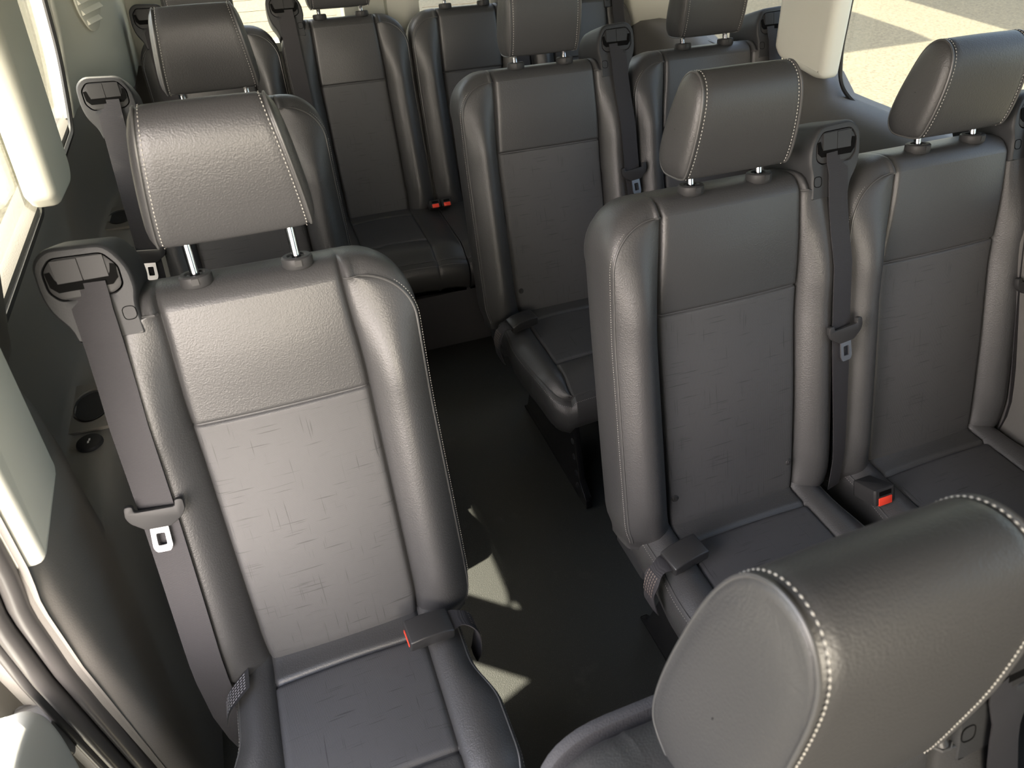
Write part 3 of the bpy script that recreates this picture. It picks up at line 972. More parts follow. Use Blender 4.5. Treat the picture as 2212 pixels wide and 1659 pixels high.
def add_buckle_flat(rt, H, cx, cy, face, lift=0.0, a=0.0):
    """black belt receiver lying on the cushion, strap coming up from the cushion's side; face=+1 button end towards +x"""
    L_, Wd_, T_ = 0.076, 0.046, 0.027
    z0 = H + 0.022 + lift
    mb = MB()
    prof = [(-L_ / 2, 0.0), (-L_ / 2, T_ * 0.75), (-L_ * 0.25, T_ * 0.98), (L_ * 0.2, T_), (L_ / 2, T_ * 0.86), (L_ / 2, 0.0)]
    mb.prism([(p[0] * face, p[1]) for p in prof], -Wd_ / 2, Wd_ / 2, lambda a_, b_, d_: (a_, d_, b_))
    bk = build('belt_buckle', mb, M['black_plastic2'], rt, bevel=0.003, bseg=3, loc=(cx, cy, z0), rot=(0, -face * 0.10, a))
    m2 = MB(); m2.box(face * L_ / 2 - 0.001, face * (L_ / 2) + 0.0006, -0.015, 0.015, 0.003, 0.009)
    rb = build('release_button', m2, M['red'], bk, bevel=0.0006); rb['label'] = 'red release button'
    # strap
    sgn = -face
    end = -face * L_ / 2
    st = MB(); rows = []
    ctrl = [Vector((end + 0.006 * face, 0, 0.012)), Vector((end - 0.012 * face, 0.002, 0.014)), Vector((end - 0.034 * face, -0.004, 0.004)), Vector((end - 0.046 * face, -0.010, -0.024)), Vector((end - 0.046 * face, -0.016, -0.058)), Vector((end - 0.040 * face, -0.02, -0.080))]
    pts = catmull(ctrl, 5)
    for i, p in enumerate(pts):
        t = (pts[min(i + 1, len(pts) - 1)] - pts[max(i - 1, 0)]).normalized()
        nv = Vector((t.z, 0, -t.x))
        hw = 0.0165 + 0.002 * math.sin(i * 0.7)
        rows.append([p + Vector((0, -hw, 0)) + nv * 0.001, p + nv * 0.0025, p + Vector((0, hw, 0)) + nv * 0.001, p + Vector((0, hw, 0)) - nv * 0.001, p - nv * 0.0005, p + Vector((0, -hw, 0)) - nv * 0.001])
    st.grid(rows, close_u=True)
    so = build('buckle_strap', st, M['webbing'], bk, angle=60); recalc(so)
    lab = MB()
    for k in range(5):
        i0 = 9
        for i in range(9, 16):
            p = pts[i]; t = (pts[i + 1] - pts[i]).normalized(); nv = Vector((t.z, 0, -t.x))
            if nv.x * sgn < 0: nv = -nv
            yk = -0.011 + k * 0.0055
            q = pts[i + 1]
            lab.add([p + Vector((0, yk, 0)) + nv * 0.0034, p + Vector((0, yk + 0.0022, 0)) + nv * 0.0034, q.lerp(p, 0.25) + Vector((0, yk + 0.0022, 0)) + nv * 0.0034, q.lerp(p, 0.25) + Vector((0, yk, 0)) + nv * 0.0034], [(0, 1, 2, 3)])
    build('strap_bar_tack', lab, M['label'], bk, smooth=False)
    return bk

def add_buckle_up(rt, H, cx, cy, lean=0.5, tiltx=0.0, sc=1.0):
    """buckle standing out of the cushion gap, red button on its upper end"""
    mb = MB()
    mb.prism(rpoly([(-0.016 * sc, -0.03), (0.016 * sc, -0.03), (0.019 * sc, 0.03), (-0.019 * sc, 0.03)], 0.004, 3), -0.013 * sc, 0.013 * sc, lambda a, b, d: (a, d, b))
    bk = build('belt_buckle', mb, M['plastic_smooth'], rt, bevel=0.003, loc=(cx, cy, H + 0.018), rot=(lean, tiltx, 0))
    m2 = MB(); m2.box(-0.012 * sc, 0.012 * sc, -0.0135 * sc, -0.001 * sc, 0.018 - 0.012 * (sc - 1), 0.0318)
    rb = build('release_button', m2, M['red'], bk, bevel=0.0012); rb['label'] = 'red release button'
    m3 = MB(); m3.box(-0.011 * sc, 0.011 * sc, 0.002 * sc, 0.009 * sc, 0.026, 0.0306)
    build('latch_slot', m3, M['black'], bk)
    return bk

def add_clips(rt, c, H, B):
    for sg in (-1, 1):
        u, h = sg * 0.132, 0.062
        d = B.d(u, h)
        mb = MB(); mb.lathe([(0.0001, 0.0035), (0.003, 0.0036), (0.0036, 0.0022), (0.0048, 0.0024), (0.0062, 0.0016), (0.0074, 0.0), (0.0072, -0.002)], n=20)
        o = build('trim_clip', mb, M['plastic_smooth'], rt, loc=bl(u, d, h, H), rot=(PI / 2 - RECL, 0, 0))

def make_seat(x, y, c, label, H=0.40, side=1, raise_=0.0, top=0.084, bot=0.096, hh=0.150, buckle=None, clips=False, base='frame', name='passenger_seat', tongue=True, du=0.0,
              wall_side=False, carpet=False, cat='seat', group=None, scale=1.0, bulge=0.014, frame_xs=(-0.125, 0.125), tilt=0.0, length=0.385):
    rt = root(name, label, cat, (x, y, 0), group)
    body, B = add_backrest(rt, c, H)
    if carpet:
        cp = MB(); rows = []
        hs = [0.02 + i * 0.03 for i in range(20)]
        # carpeted back board with a thick fuzzy edge
        ring = rpoly([(-B.W0 + 0.004, 0.0), (-B.W0 + 0.004, 0.625), (B.W0 - 0.004, 0.625), (B.W0 - 0.004, 0.0)], [0.01, 0.085, 0.085, 0.01], 10)
        cp.prism(ring, -0.104, -0.120, lambda a, b, d: (a, -d, b))
        co = build('carpet_back', cp, M['carpet'], rt, bevel=0.006, loc=(0, 0, H), rot=(-RECL, 0, 0))
        co['label'] = 'fuzzy charcoal carpet backing'
    add_headrest(rt, H, raise_, top, bot, hh, bulge=bulge, scale=scale, tilt=tilt)
    add_belt(rt, c, side, H, B, tongue=tongue, du=du, wall_side=wall_side)
    add_cushion(rt, c, H, length)
    add_skirt(rt, H, c)
    if base == 'frame': add_frame(rt, H, c, frame_xs)
    if buckle == 'flat_left': add_buckle_flat(rt, H, -0.170, -0.088, 1, a=0.12)
    elif buckle == 'flat_right': add_buckle_flat(rt, H, 0.130, -0.066, -1, lift=0.004, a=0.06)
    elif buckle == 'up_left': add_buckle_up(rt, H, -0.212, -0.082, lean=1.15, sc=1.35)
    elif buckle == 'rear_right': add_buckle_up(rt, H, 0.188, -0.045, lean=0.95)
    elif buckle == 'rear_left': add_buckle_up(rt, H, -0.188, -0.045, lean=0.95)
    if clips: add_clips(rt, c, H, B)
    if wall_side:
        tg = MB()
        pts = catmull([Vector((-0.158, -0.034, H + 0.026)), Vector((-0.176, -0.046, H + 0.020)), Vector((-0.194, -0.052, H + 0.002)), Vector((-0.206, -0.054, H - 0.030))], 4)
        tg.grid([[p + Vector((0.0, -0.020, 0)), p + Vector((0.0, 0.014, 0)), p + Vector((0.0012, 0.014, 0.0008)), p + Vector((0.0012, -0.020, 0.0008))] for p in pts], close_u=True)
        to = build('warning_tag', tg, M['black_plastic2'], rt, smooth=False)
        to['label'] = 'small black cloth tag with fine pale print'
        lp = MB()
        for k in range(6):
            y0 = -0.016 + k * 0.0048
            for i in range(1, len(pts) - 3):
                a, b = pts[i], pts[i + 1]
                o = Vector((-0.0012, 0, 0.0016))
                o2 = Vector((-0.0014, 0, 0.0010))
                q0, q1 = a.lerp(b, 0.15), a.lerp(b, 0.8)
                lp.add([q0 + o2 + Vector((0, y0, 0)), q1 + o2 + Vector((0, y0, 0)), q1 + o2 + Vector((0, y0 + 0.0018, 0)), q0 + o2 + Vector((0, y0 + 0.0018, 0))], [(0, 1, 2, 3)])
        build('tag_print', lp, M['print'], to, smooth=False)
    return rt

# ------------------------------------------------------------------ the van's shell
def wallx_left(z, y):
    """inner face of the left trim"""
    prof = [(0.0, -0.552), (0.30, -0.556), (0.55, -0.560), (0.72, -0.556), (0.80, -0.552), (0.93, -0.560)]
    for (z0, x0), (z1, x1) in zip(prof, prof[1:]):
        if z <= z1: return x0 + (x1 - x0) * (z - z0) / (z1 - z0)
    return prof[-1][1]

fl = MB()
fl.box(-0.66, 1.32, -1.35, 2.10, -0.04, 0.0)
struct(build('floor', fl, M['floor'], smooth=False))

# left lower trim: swept profile along y with an armrest ledge from y = 0.2 backwards
def left_profile(y):
    k = smooth(0.17, 0.28, y)
    pts = []
    zs = [0.0, 0.10, 0.25, 0.40, 0.50, 0.56]
    for z in zs: pts.append((wallx_left(z, y) + 0.0 - 0.01 * k * smooth(0.5, 0.2, z), z))
    # ledge nose
    lx = -0.560
    a = [(lx - 0.002, 0.590), (lx - 0.010, 0.608), (lx - 0.022, 0.617), (lx - 0.045, 0.620), (lx - 0.068, 0.621), (lx - 0.078, 0.628), (lx - 0.082, 0.645), (lx - 0.080, 0.70), (lx - 0.070, 0.78), (lx - 0.055, 0.86), (lx - 0.042, 0.905), (lx - 0.044, 0.925), (lx - 0.060, 0.935), (lx - 0.085, 0.938)]
    b = []
    for (x, z) in a:
        xf = wallx_left(z, y) - (0.0 if z < 0.9 else (z - 0.9) * 1.6)
        b.append((x * k + xf * (1 - k), z))
    return pts + b
lw = MB(); rows = []
ys = [-0.05, -0.046, -0.035, -0.02, 0.0, 0.05, 0.10, 0.15, 0.17, 0.19, 0.21, 0.23, 0.25, 0.27, 0.29, 0.33, 0.4, 0.6, 0.8, 0.9, 0.95, 1.0, 1.05, 1.1, 1.2, 1.3, 1.4, 1.5, 1.6, 1.7, 1.8, 1.9, 2.0, 2.06]
for y in ys:
    r = left_profile(y)
    e = {-0.05: 0.030, -0.046: 0.018, -0.035: 0.007, -0.02: 0.002}.get(y, 0.0)
    inn = 0.10 * smooth(1.30, 1.75, y)
    rows.append([(x - e + inn * (0.3 + 0.7 * smooth(0.55, 0.85, z)), y, z) for x, z in r])
lw.grid(rows)
# outer skin so the panel has thickness
n = len(rows[0])
lw.add([(-0.70, -0.05, 0.0), (-0.70, 2.06, 0.0), (-0.70, 2.06, 0.80), (-0.70, -0.05, 0.80)], [(0, 1, 2, 3)])
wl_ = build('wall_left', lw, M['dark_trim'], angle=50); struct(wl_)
flip = sum(p.normal.x for p in wl_.data.polygons)
if flip < 0: wl_.data.flip_normals()

LEAN = 0.10
def side_piece(name, poly, rad, x_in, x_out, mat, bevel=0.012, sgn=1, curve=None, seg=5, bs=4):
    """extruded (y,z) outline between x_in (cabin face) and x_out; sgn=+1 left wall leaning inwards with height"""
    def mp(a, b, d):
        x = d + sgn * LEAN * max(0.0, b - 0.9)
        if curve: x += curve(a, b)
        return (x, a, b)
    mb = MB(); mb.prism(rpoly(poly, rad, seg), x_in, x_out, mp)
    o = build(name, mb, mat, bevel=bevel, bseg=bs, angle=50)
    return o

# left pillars (cream)
struct(side_piece('trim_1', [(-0.045, 0.80), (0.112, 0.815), (0.112, 1.95), (-0.045, 1.95)], [0.012, 0.02, 0, 0], -0.540, -0.585, M['cream']))
struct(side_piece('trim_2', [(0.635, 0.975), (0.665, 0.948), (0.79, 0.938), (0.82, 0.96), (0.82, 1.95), (0.635, 1.95)], [0.01, 0.01, 0.03, 0.02, 0, 0], -0.548, -0.60, M['cream'], bevel=0.016))
def qc(a, b): return 0.10 * smooth(1.35, 1.95, a)
# rear quarter trim, a grid so that it can curve inwards
def quarter(name, front_edge, x0, x1f, mat, sgn, y_end=2.06, zb=lambda y: 0.885):
    mb = MB(); rows = []
    zs = [0, 0.08, 0.16, 0.25, 0.35, 0.5, 0.7, 0.85, 1.0]
    for s in [i / 24 for i in range(25)]:
        row = []
        for t in zs:
            z = 0
            zt = 1.95
            yb_ = front_edge(0.90)
            z = None
            yy = None
            # solve along z
            zz = zb(front_edge(0.95) + s * (y_end - front_edge(0.95))) * (1 - t) + zt * t
            yf_ = front_edge(zz)
            yy = yf_ + s * (y_end - yf_)
            e = 0.0
            x = x0 - e + x1f(yy) + LEAN * max(0, zz - 0.9)
            row.append((sgn * x if sgn > 0 else 0.70 - x, yy, zz))
        rows.append(row)
    mb.grid(rows)
    o = build(name, mb, mat, angle=60)
    sgnx = sum(p.normal.x for p in o.data.polygons)
    if (sgn > 0 and sgnx < 0) or (sgn < 0 and sgnx > 0): o.data.flip_normals()
    so = o.modifiers.new('thick', 'SOLIDIFY'); so.thickness = 0.02; so.offset = -1
    return struct(o)
def fe(z):
    if z < 0.945: return 1.25
    if z < 1.05: return 1.25 + (z - 0.945) * 0.81
    return 1.335 + (z - 1.05) * 0.18
quarter('trim_3', fe, -0.595, lambda y: 0.10 * smooth(1.30, 1.75, y), M['cream'], 1, zb=lambda y: 0.93 - 0.06 * smooth(1.42, 1.72, y))

def pane(name, poly, x, sgn, rad=0.03):
    o = side_piece(name, poly, rad, x, x - sgn * 0.004, M['glass'], bevel=0, sgn=sgn)
    return struct(o)
def surround(poly, rad, x, sgn, name, r=0.006, seg=8):
    mb = MB(); pts = []
    for a, b in rpoly(poly, rad, seg): pts.append((x + sgn * LEAN * max(0, b - 0.9), a, b))
    mb.tube(pts, r, 6, closed=True)
    return struct(build(name, mb, M['rubber']))
pane('window_1', [(0.09, 0.895), (0.77, 0.895), (0.77, 1.80), (0.09, 1.80)], -0.618, 1)
surround([(0.28, 0.912), (0.74, 0.912), (0.765, 0.96), (0.765, 1.42), (0.68, 1.42), (0.48, 1.12)], [0.02, 0.03, 0.04, 0.02, 0.02, 0.04], -0.604, 1, 'trim_4')
struct(side_piece('sun_block_trim', [(0.06, 0.90), (0.28, 0.90), (0.48, 1.12), (0.69, 1.44), (0.06, 1.44)], 0.0, -0.585, -0.612, M['dark_trim'], bevel=0.004))  # window trim; upper part slanted, out of view, to block sun
pane('window_2', [(0.72, 0.895), (1.36, 0.895), (1.80, 1.80), (0.72, 1.80)], -0.618, 1)
surround([(0.77, 0.912), (1.205, 0.912), (1.243, 0.945), (1.325, 1.05), (1.345, 1.165), (1.39, 1.42), (0.84, 1.42)], [0.02, 0.03, 0.03, 0.05, 0.03, 0.08, 0.08], -0.600, 1, 'trim_5')

# right side -----------------------------------------------------------
RX = 1.27
def rp(y):
    k = 0.0
    pts = [(1.235, 0.0), (1.235, 0.30), (1.225, 0.55), (1.205, 0.70), (1.195, 0.80), (1.20, 0.845), (1.215, 0.872), (1.245, 0.893), (1.28, 0.899), (1.32, 0.90)]
    return pts
rw = MB(); rows = []
for i in range(60):
    y = -1.30 + i * (3.36 / 59)
    k = smooth(1.35, 1.95, y)
    r = rp(y)
    # sill height: dips under each window, rises to the pillar
    up = 0.055 * math.exp(-((y - 0.87) / 0.085) ** 4) + 0.03 * smooth(1.35, 1.5, y) + 0.004
    row = []
    for x, z in r:
        row.append((x + 0.004 * k, y, z + up * smooth(0.60, 0.87, z)))
    rows.append(row)
rw.grid(rows)
rw.add([(1.36, -1.3, 0.0), (1.36, 2.06, 0.0), (1.36, 2.06, 0.85), (1.36, -1.3, 0.85)], [(0, 1, 2, 3)])
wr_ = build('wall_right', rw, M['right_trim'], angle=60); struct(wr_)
if sum(p.normal.x for p in wr_.data.polygons) > 0: wr_.data.flip_normals()
struct(side_piece('trim_6', [(0.765, 0.945), (0.80, 0.938), (0.95, 0.955), (0.975, 0.98), (0.975, 1.95), (0.765, 1.95)], [0.015, 0.02, 0.02, 0.01, 0, 0], 1.215, 1.275, M['cream'], bevel=0.02, sgn=-1))
struct(side_piece('trim_7', [(-0.12, 0.90), (0.02, 0.90), (0.02, 1.95), (-0.12, 1.95)], 0.01, 1.215, 1.275, M['cream'], bevel=0.02, sgn=-1))
def fe2(z):
    if z < 0.97: return 1.50
    return 1.50 + (z - 0.97) * 0.25
quarter('trim_8', fe2, -0.595, lambda y: 0.115 * smooth(1.45, 1.9, y), M['cream'], -1, zb=lambda y: 0.895 - 0.03 * smooth(1.6, 1.8, y))
pane('window_3', [(0.0, 0.86), (0.80, 0.86), (0.80, 1.80), (0.0, 1.80)], 1.290, -1)
surround([(0.03, 0.893), (0.70, 0.893), (0.765, 0.925), (0.785, 1.0), (0.785, 1.78), (0.03, 1.78)], [0.05, 0.06, 0.04, 0.05, 0.05, 0.05], 1.280, -1, 'trim_9', r=0.0055)
pane('window_4', [(0.95, 0.86), (1.55, 0.86), (1.60, 1.80), (0.95, 1.80)], 1.290, -1)
surround([(0.965, 0.90), (1.52, 0.90), (1.56, 1.78), (0.965, 1.78)], 0.05, 1.280, -1, 'trim_10')
pane('window_5', [(-1.05, 0.88), (-0.10, 0.88), (-0.10, 1.80), (-0.95, 1.80)], 1.290, -1)

# rear doors ------------------------------------------------------------
YR = 2.07
rb = MB()
rb.box(-0.60, 0.348, YR - 0.03, YR + 0.05, 0.0, 0.852)
struct(build('door_1', rb, M['dark_trim'], bevel=0.01))
rb = MB()
rb.box(0.353, 1.30, YR - 0.03, YR + 0.05, 0.0, 0.852)
struct(build('door_2', rb, M['dark_trim'], bevel=0.01))
def rear_frame(name, x0, x1, xa, xb):
    mb = MB()
    mb.box(x0, xa, YR - 0.045, YR + 0.03, 0.853, 1.90)
    mb.box(xb, x1, YR - 0.045, YR + 0.03, 0.853, 1.90)
    mb.box(xa, xb, YR - 0.045, YR + 0.03, 0.853, 0.885)
    mb.box(xa, xb, YR - 0.045, YR + 0.03, 1.52, 1.90)
    return struct(build(name, mb, M['cream'], bevel=0.008))
rear_frame('trim_11', -0.56, 0.347, -0.36, 0.20)
rear_frame('trim_12', 0.354, 1.28, 0.475, 1.08)
for nm, x0, x1 in (('window_6', -0.36, 0.20), ('window_7', 0.475, 1.08)):
    mb = MB(); mb.box(x0, x1, YR, YR + 0.004, 0.88, 1.53)
    struct(build(nm, mb, M['glass'], smooth=False))
    dl = MB()
    for k in range(18):
        z = 0.91 + k * 0.034
        dl.box(x0 + 0.02, x1 - 0.02, YR - 0.0012, YR - 0.0002, z, z + 0.0011)
    struct(build('trim_13' if nm == 'window_6' else 'trim_14', dl, M['defrost'], smooth=False))

# ceiling --------------------------------------------------------------
ce = MB(); rows = []
for i in range(13):
    t = i / 12
    x = -0.52 + t * 1.74
    z = 1.93 + 0.03 * math.sin(PI * t)
    rows.append([(x, -0.75, z), (x, 2.08, z), (x, 2.08, z + 0.04), (x, -0.75, z + 0.04)])
for r in rows:
    r[0] = (r[0][0], -1.35, r[0][2]); r[3] = (r[3][0], -1.35, r[3][2])
ce.grid(rows, close_u=True)
struct(build('ceiling', ce, M['roof'], angle=60))
for nm, sg, xa, xb in (('trim_15', 1, -0.545, -0.60), ('trim_16', -1, 1.225, 1.285)):
    mb = MB()
    poly = [(-1.35, 1.56), (-0.30, 1.56), (0.02, 1.42), (0.86, 1.42), (0.88, 1.385), (0.93, 1.42), (2.08, 1.42), (2.08, 1.98), (-1.35, 1.98)]
    mb.prism(poly, xa, xb, lambda a, b, d: (d + sg * LEAN * (b - 0.9), a, b))
    struct(build(nm, mb, M['roof'], bevel=0.015))

mb = MB()
mb.prism([(-0.66, 0.0), (1.30, 0.0), (1.30, 0.90), (-0.66, 0.90)], -1.40, -1.28, lambda a, b, d: (a, d, b))
mb.prism([(-0.66, 1.58), (1.30, 1.58), (1.30, 1.98), (-0.66, 1.98)], -1.34, -1.28, lambda a, b, d: (a, d, b))
mb.prism([(0.10, 0.90), (1.30, 0.90), (1.30, 1.58), (0.10, 1.58)], -1.34, -1.28, lambda a, b, d: (a, d, b))  # unseen panel added over the windshield to keep light off the right seats
mb.prism([(-0.66, 0.90), (-0.50, 0.90), (-0.50, 1.58), (-0.66, 1.58)], -1.34, -1.28, lambda a, b, d: (a, d, b))
ws = MB(); ws.box(-0.50, 0.10, -1.33, -1.326, 0.88, 1.60)
struct(build('window_8', ws, M['glass'], smooth=False))
struct(build('wall_front_light_block', mb, M['dark_trim'], bevel=0.01))
struct(side_piece('side_light_block', [(-1.34, 0.0), (-0.80, 0.0), (-0.80, 1.60), (-1.34, 1.60)], 0.0, -0.60, -0.66, M['dark_trim'], bevel=0.01))  # unseen panel added ahead of the door to cut light from the front
# passenger door opening: jamb and seal, left front --------------------
def jx(z):
    pts = [(0.0, -0.567), (0.60, -0.567), (0.74, -0.560), (0.80, -0.548), (0.90, -0.537), (1.0, -0.525), (1.9, -0.43)]
    for (z0, x0), (z1, x1) in zip(pts, pts[1:]):
        if z <= z1: return x0 + (x1 - x0) * (z - z0) / (z1 - z0)
    return pts[-1][1]
jzs = [0.03 + i * 0.03 for i in range(60)]
jb = MB()
strips = [(-0.010, 0.0), (-0.022, 0.006), (-0.026, 0.012), (-0.046, 0.014), (-0.085, 0.014), (-0.12, 0.03)]
jb.grid([[(jx(z) + a, -0.050 + b, z) for a, b in strips] for z in jzs])
j_ = build('trim_17', jb, M['dark_trim'], angle=50); struct(j_)
if sum(p.normal.y for p in j_.data.polygons) > 0: j_.data.flip_normals()
sl = MB()
sl.tube([(jx(z) - 0.034, -0.046, z) for z in jzs], 0.0125, 10)
sl.tube([(jx(z) - 0.058, -0.052, z) for z in jzs], 0.0120, 10)
sl.tube([(jx(z) - 0.079, -0.048, z) for z in jzs], 0.0075, 8)
struct(build('trim_18', sl, M['seal'], angle=60))

# ------------------------------------------------------------------ outside
gr = MB(); gr.add([(-40, -40, -0.6), (40, -40, -0.6), (40, 60, -0.6), (-40, 60, -0.6)], [(0, 1, 2, 3)])
g_ = struct(build('ground', gr, M['asphalt'], smooth=False))

def building(x0, x1, y0, y1, h, label):
    t = root('building', label, 'building', ((x0 + x1) / 2, (y0 + y1) / 2, -0.6))
    cx, cy = (x0 + x1) / 2, (y0 + y1) / 2
    mb = MB(); mb.box(x0 - cx, x1 - cx, y0 - cy, y1 - cy, 0, h)
    build('wall', mb, M['wall_ext'], t, bevel=0.03)
    mb = MB(); mb.box(x0 - cx - 0.15, x1 - cx + 0.15, y0 - cy - 0.15, y1 - cy + 0.15, h, h + 0.25)
    build('roof', mb, M['dark_trim'], t, bevel=0.03)
def shadow_caster(poly, h, posts, label):  # unseen slab, outlined so that its shadow falls as wanted on the ground
    t = root('shadow_caster', label, 'shadow_caster', (poly[0][0], poly[0][1], -0.6))
    mb = MB(); mb.prism([(a - poly[0][0], b - poly[0][1]) for a, b in poly], h, h + 0.25, lambda a, b, d: (a, b, d))
    build('caster_slab', mb, M['wall_ext'], t, bevel=0.02)
    for px, py in posts:
        mb = MB(); mb.tube([(px - poly[0][0], py - poly[0][1], 0), (px - poly[0][0], py - poly[0][1], h)], 0.08, 12)
        build('post', mb, M['wall_ext'], t)
SH = (2.381, -2.381)
shadow_caster([(a - SH[0], b - SH[1]) for a, b in [(4.6, 6.35), (6.25, 5.93), (7.58, 5.97), (7.71, 6.43), (7.85, 7.5), (7.8, 9.2), (7.8, 13), (2.0, 13), (2.0, 9.2), (4.6, 9.2)]], 5.0, [(0.2, 13.2), (5.2, 13.2)], 'unseen pale slab on slim posts, shaped to cast a ground shadow')
shadow_caster([(a - SH[0], b - SH[1]) for a, b in [(8.94, 5.0), (8.94, 5.97), (9.2, 7.83), (9.4, 13), (18, 13), (18, 5.0)]], 5.0, [(15, 5.8), (15, 13)], 'unseen wide pale slab on the right, added to cast a ground shadow')

# ------------------------------------------------------------------ passenger door seen at the lower left edge
dr = root('front_door', 'light grey leather-grained front door panel beyond the rubber seal, lower left corner', 'door', (-0.75, -0.35, 0))
mb = MB()
mb.box(-0.02, 0.06, -0.60, 0.26, 0.05, 0.55)
build('door_skin', mb, M['body'], dr, bevel=0.02, bseg=4)
mb = MB()
mb.prism(rpoly([(-0.50, 0.28), (-0.50, 0.60), (0.20, 0.62), (0.268, 0.60), (0.285, 0.55), (0.28, 0.50), (0.23, 0.32)], 0.03, 5), 0.05, 0.115, lambda a, b, d: (d, a, b))
o = build('armrest', mb, M['cream'], dr, bevel=0.018, bseg=4)
mb = MB(); mb.prism(rpoly([(0.27, 0.50), (0.33, 0.52), (0.335, 0.44), (0.285, 0.42)], 0.01, 3), 0.05, 0.10, lambda a, b, d: (d, a, b))
build('latch_cover', mb, M['dark_trim'], dr, bevel=0.006)

# ------------------------------------------------------------------ seats
SX = dict(A=-0.248, B=0.530, C=1.0175)
make_seat(SX['A'], 0.0, 'S', 'dark leather single seat nearest the camera, brightly lit backrest and raised headrest', side=-1, raise_=0.030, top=0.072, bot=0.094, hh=0.160,
          buckle='flat_right', wall_side=True)
make_seat(SX['B'], 0.0, 'D', 'dark leather aisle seat of the front right pair, right beside the aisle in front', side=1, buckle='flat_left', clips=True)
make_seat(SX['C'], 0.0, 'D', 'dark leather seat under the big right window, at the right edge of the picture', side=1, buckle='up_left', du=-0.016)
make_seat(SX['A'] - 0.008, 0.8105, 'S', 'dark leather single seat directly behind the nearest single seat, below the left windows', side=-1, raise_=0.0, top=0.074, bot=0.092, hh=0.155, du=-0.022, tongue=True, length=0.33,
          buckle='flat_right')
make_seat(SX['B'], 0.8105, 'D', 'bluish dark leather aisle seat of the second right pair, cushion corner beside the aisle', side=1, buckle='flat_left', clips=True, top=0.088, bot=0.088, hh=0.150, frame_xs=(-0.10, 0.125))
make_seat(SX['C'], 0.8105, 'D', 'dark leather window seat of the second right pair, beside the cream pillar', side=1, buckle='up_left', top=0.090, bot=0.088)
make_seat(-0.262, 1.5857, 'R', 'rearmost seat at the far left, mostly hidden behind the second single seat', side=-1, base='none', tongue=False, top=0.08, bot=0.088, du=0.03)
make_seat(0.156, 1.5857, 'R', 'rear row seat second from the left, in full view at the end of the aisle', side=-1, base='none', tongue=False, buckle='rear_right', top=0.08, bot=0.088)
make_seat(0.5742, 1.5857, 'R', 'rear row seat right of the red buckles, partly behind the second right pair', side=1, base='none', tongue=False, buckle='rear_left', top=0.08, bot=0.088)
make_seat(0.9924, 1.5857, 'R', 'rearmost seat at the far right, dark in front of the cream corner panel', side=1, base='none', tongue=False, top=0.08, bot=0.088, du=-0.03)
# front seat
make_seat(0.117, -0.762, 'S', 'front seat seen from above, its large blurred headrest filling the lower right corner', H=0.26, side=1, raise_=-0.035, top=0.085, bot=0.100, hh=0.262, carpet=True,
          base='frame', name='front_seat', bulge=0.009, scale=1.36, tongue=False)

# rear seat platform
mb = MB(); mb.box(-0.50, 1.20, 1.26, 1.90, 0.0, 0.278)
struct(build('trim_19', mb, M['carpet'], bevel=0.012))

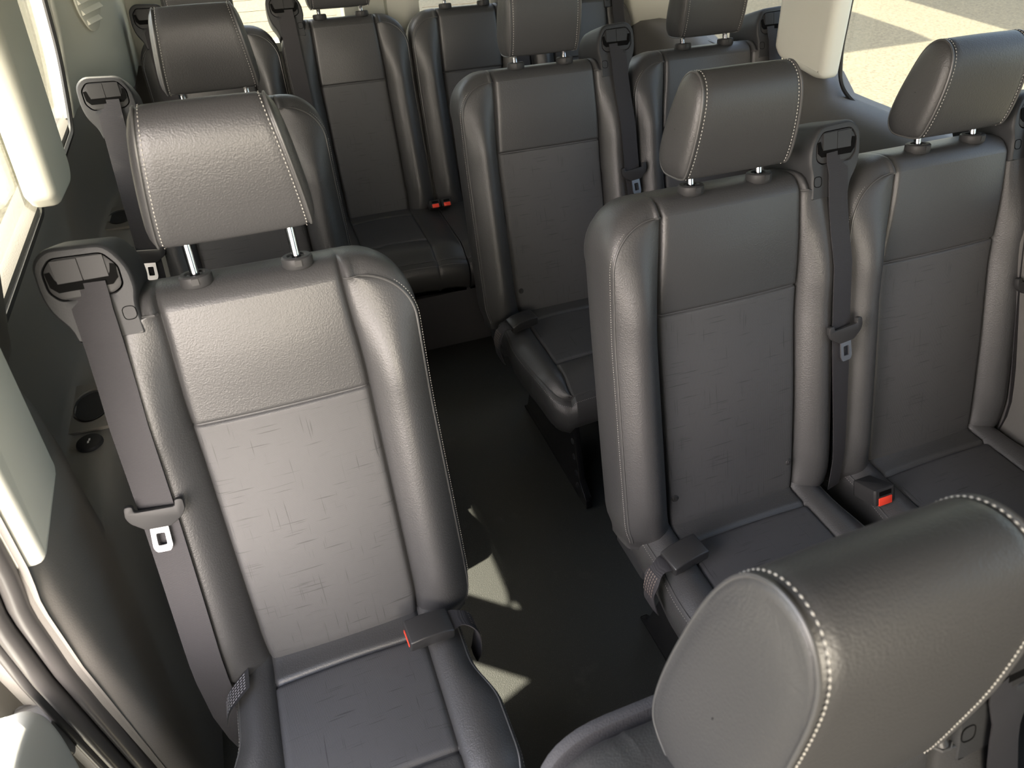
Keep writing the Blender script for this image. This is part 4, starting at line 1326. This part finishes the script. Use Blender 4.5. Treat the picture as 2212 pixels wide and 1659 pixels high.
# ------------------------------------------------------------------ cup holders, socket, vents
def cup_holder(y0, label):
    t = root('cup_holder', label, 'cup holder', (-0.602, y0, 0.622), 'cup holders in the left ledge')
    mb = MB()
    O = [(-0.037, -0.070), (0.038, -0.070), (0.038, 0.076), (-0.037, 0.076)]
    K = 48; outer = []; inner = []
    r = 0.034
    for k in range(K):
        th = 2 * PI * (k + 0.5) / K; c, s = math.cos(th), math.sin(th)
        inner.append((r * c, r * 1.45 * s + 0.003))
        q = min((0.038 / abs(c)) if abs(c) > 1e-6 else 9, (0.073 / abs(s)) if abs(s) > 1e-6 else 9)
        outer.append((q * c, q * s + 0.003))
    mb.grid([[(a, b, -0.003) for a, b in outer], [(a, b, 0.004) for a, b in outer], [(a * 1.03, b * 1.03, 0.004) for a, b in inner], [(a, b, 0.002) for a, b in inner], [(a * 0.9, b * 0.9, -0.0015) for a, b in inner]], close_u=True)
    o = build('bezel', mb, M['dark_trim'], t, angle=30); recalc(o)
    mb = MB(); mb.lathe([(0.0309, 0.0045), (0.0305, 0.001), (0.028, 0.0006), (0.0001, 0.0006)], n=32)
    mb.v = [(a, b * 1.45 + 0.003, c) for a, b, c in mb.v]
    o = build('cup_well', mb, M['plastic'], t, angle=40)
    return t
cup_holder(0.497, 'cup holder recess in the left ledge beside the nearest single seat')
cup_holder(1.36, 'cup holder recess in the left ledge beside the second single seat')
t = root('socket_cover', 'small round black socket cover just in front of the near cup holder', 'socket cover', (-0.598, 0.392, 0.6225))
mb = MB(); mb.lathe([(0.0001, 0.0055), (0.018, 0.0055), (0.0205, 0.0045), (0.022, 0.001), (0.022, -0.002)], n=32)
build('cap', mb, M['plastic_smooth'], t)
mb = MB(); mb.box(-0.002, 0.001, -0.006, 0.0, 0.0056, 0.0060); mb.box(-0.0005, 0.0025, 0.0, 0.006, 0.0056, 0.0060)
build('lightning_mark', mb, M['white'], t, smooth=False)

# cream air vent on the left rear quarter trim
vt = root('air_vent', 'cream slatted air vent in the rear left quarter panel', 'air vent', (-0.508, 1.545, 1.135))
vt.rotation_euler = (0, 0.10, -0.33)
mb = MB()
ring = rpoly([(-0.10, 0.16), (-0.085, -0.02), (-0.045, -0.075), (0.0, -0.075), (0.075, 0.02), (0.085, 0.16)], 0.025, 5)
mb.prism(ring, 0.0, 0.006, lambda a, b, d: (d, a, b))
build('vent_frame', mb, M['cream'], vt, bevel=0.003)
mb = MB()
for k in range(9):
    z = -0.055 + k * 0.025
    hw0 = -0.045 - min(1, max(0, (z + 0.075) / 0.06)) * 0.035; hw1 = 0.0 + min(1, max(0, (z + 0.07) / 0.08)) * 0.065
    mb.add([(0.006, hw0, z), (0.006, hw1, z), (0.014, hw1, z + 0.004), (0.014, hw0, z + 0.004), (0.006, hw0, z + 0.013), (0.006, hw1, z + 0.013)], [(0, 1, 2, 3), (3, 2, 5, 4), (0, 3, 4), (1, 5, 2)])
build('slat', mb, M['cream'], vt, smooth=False)
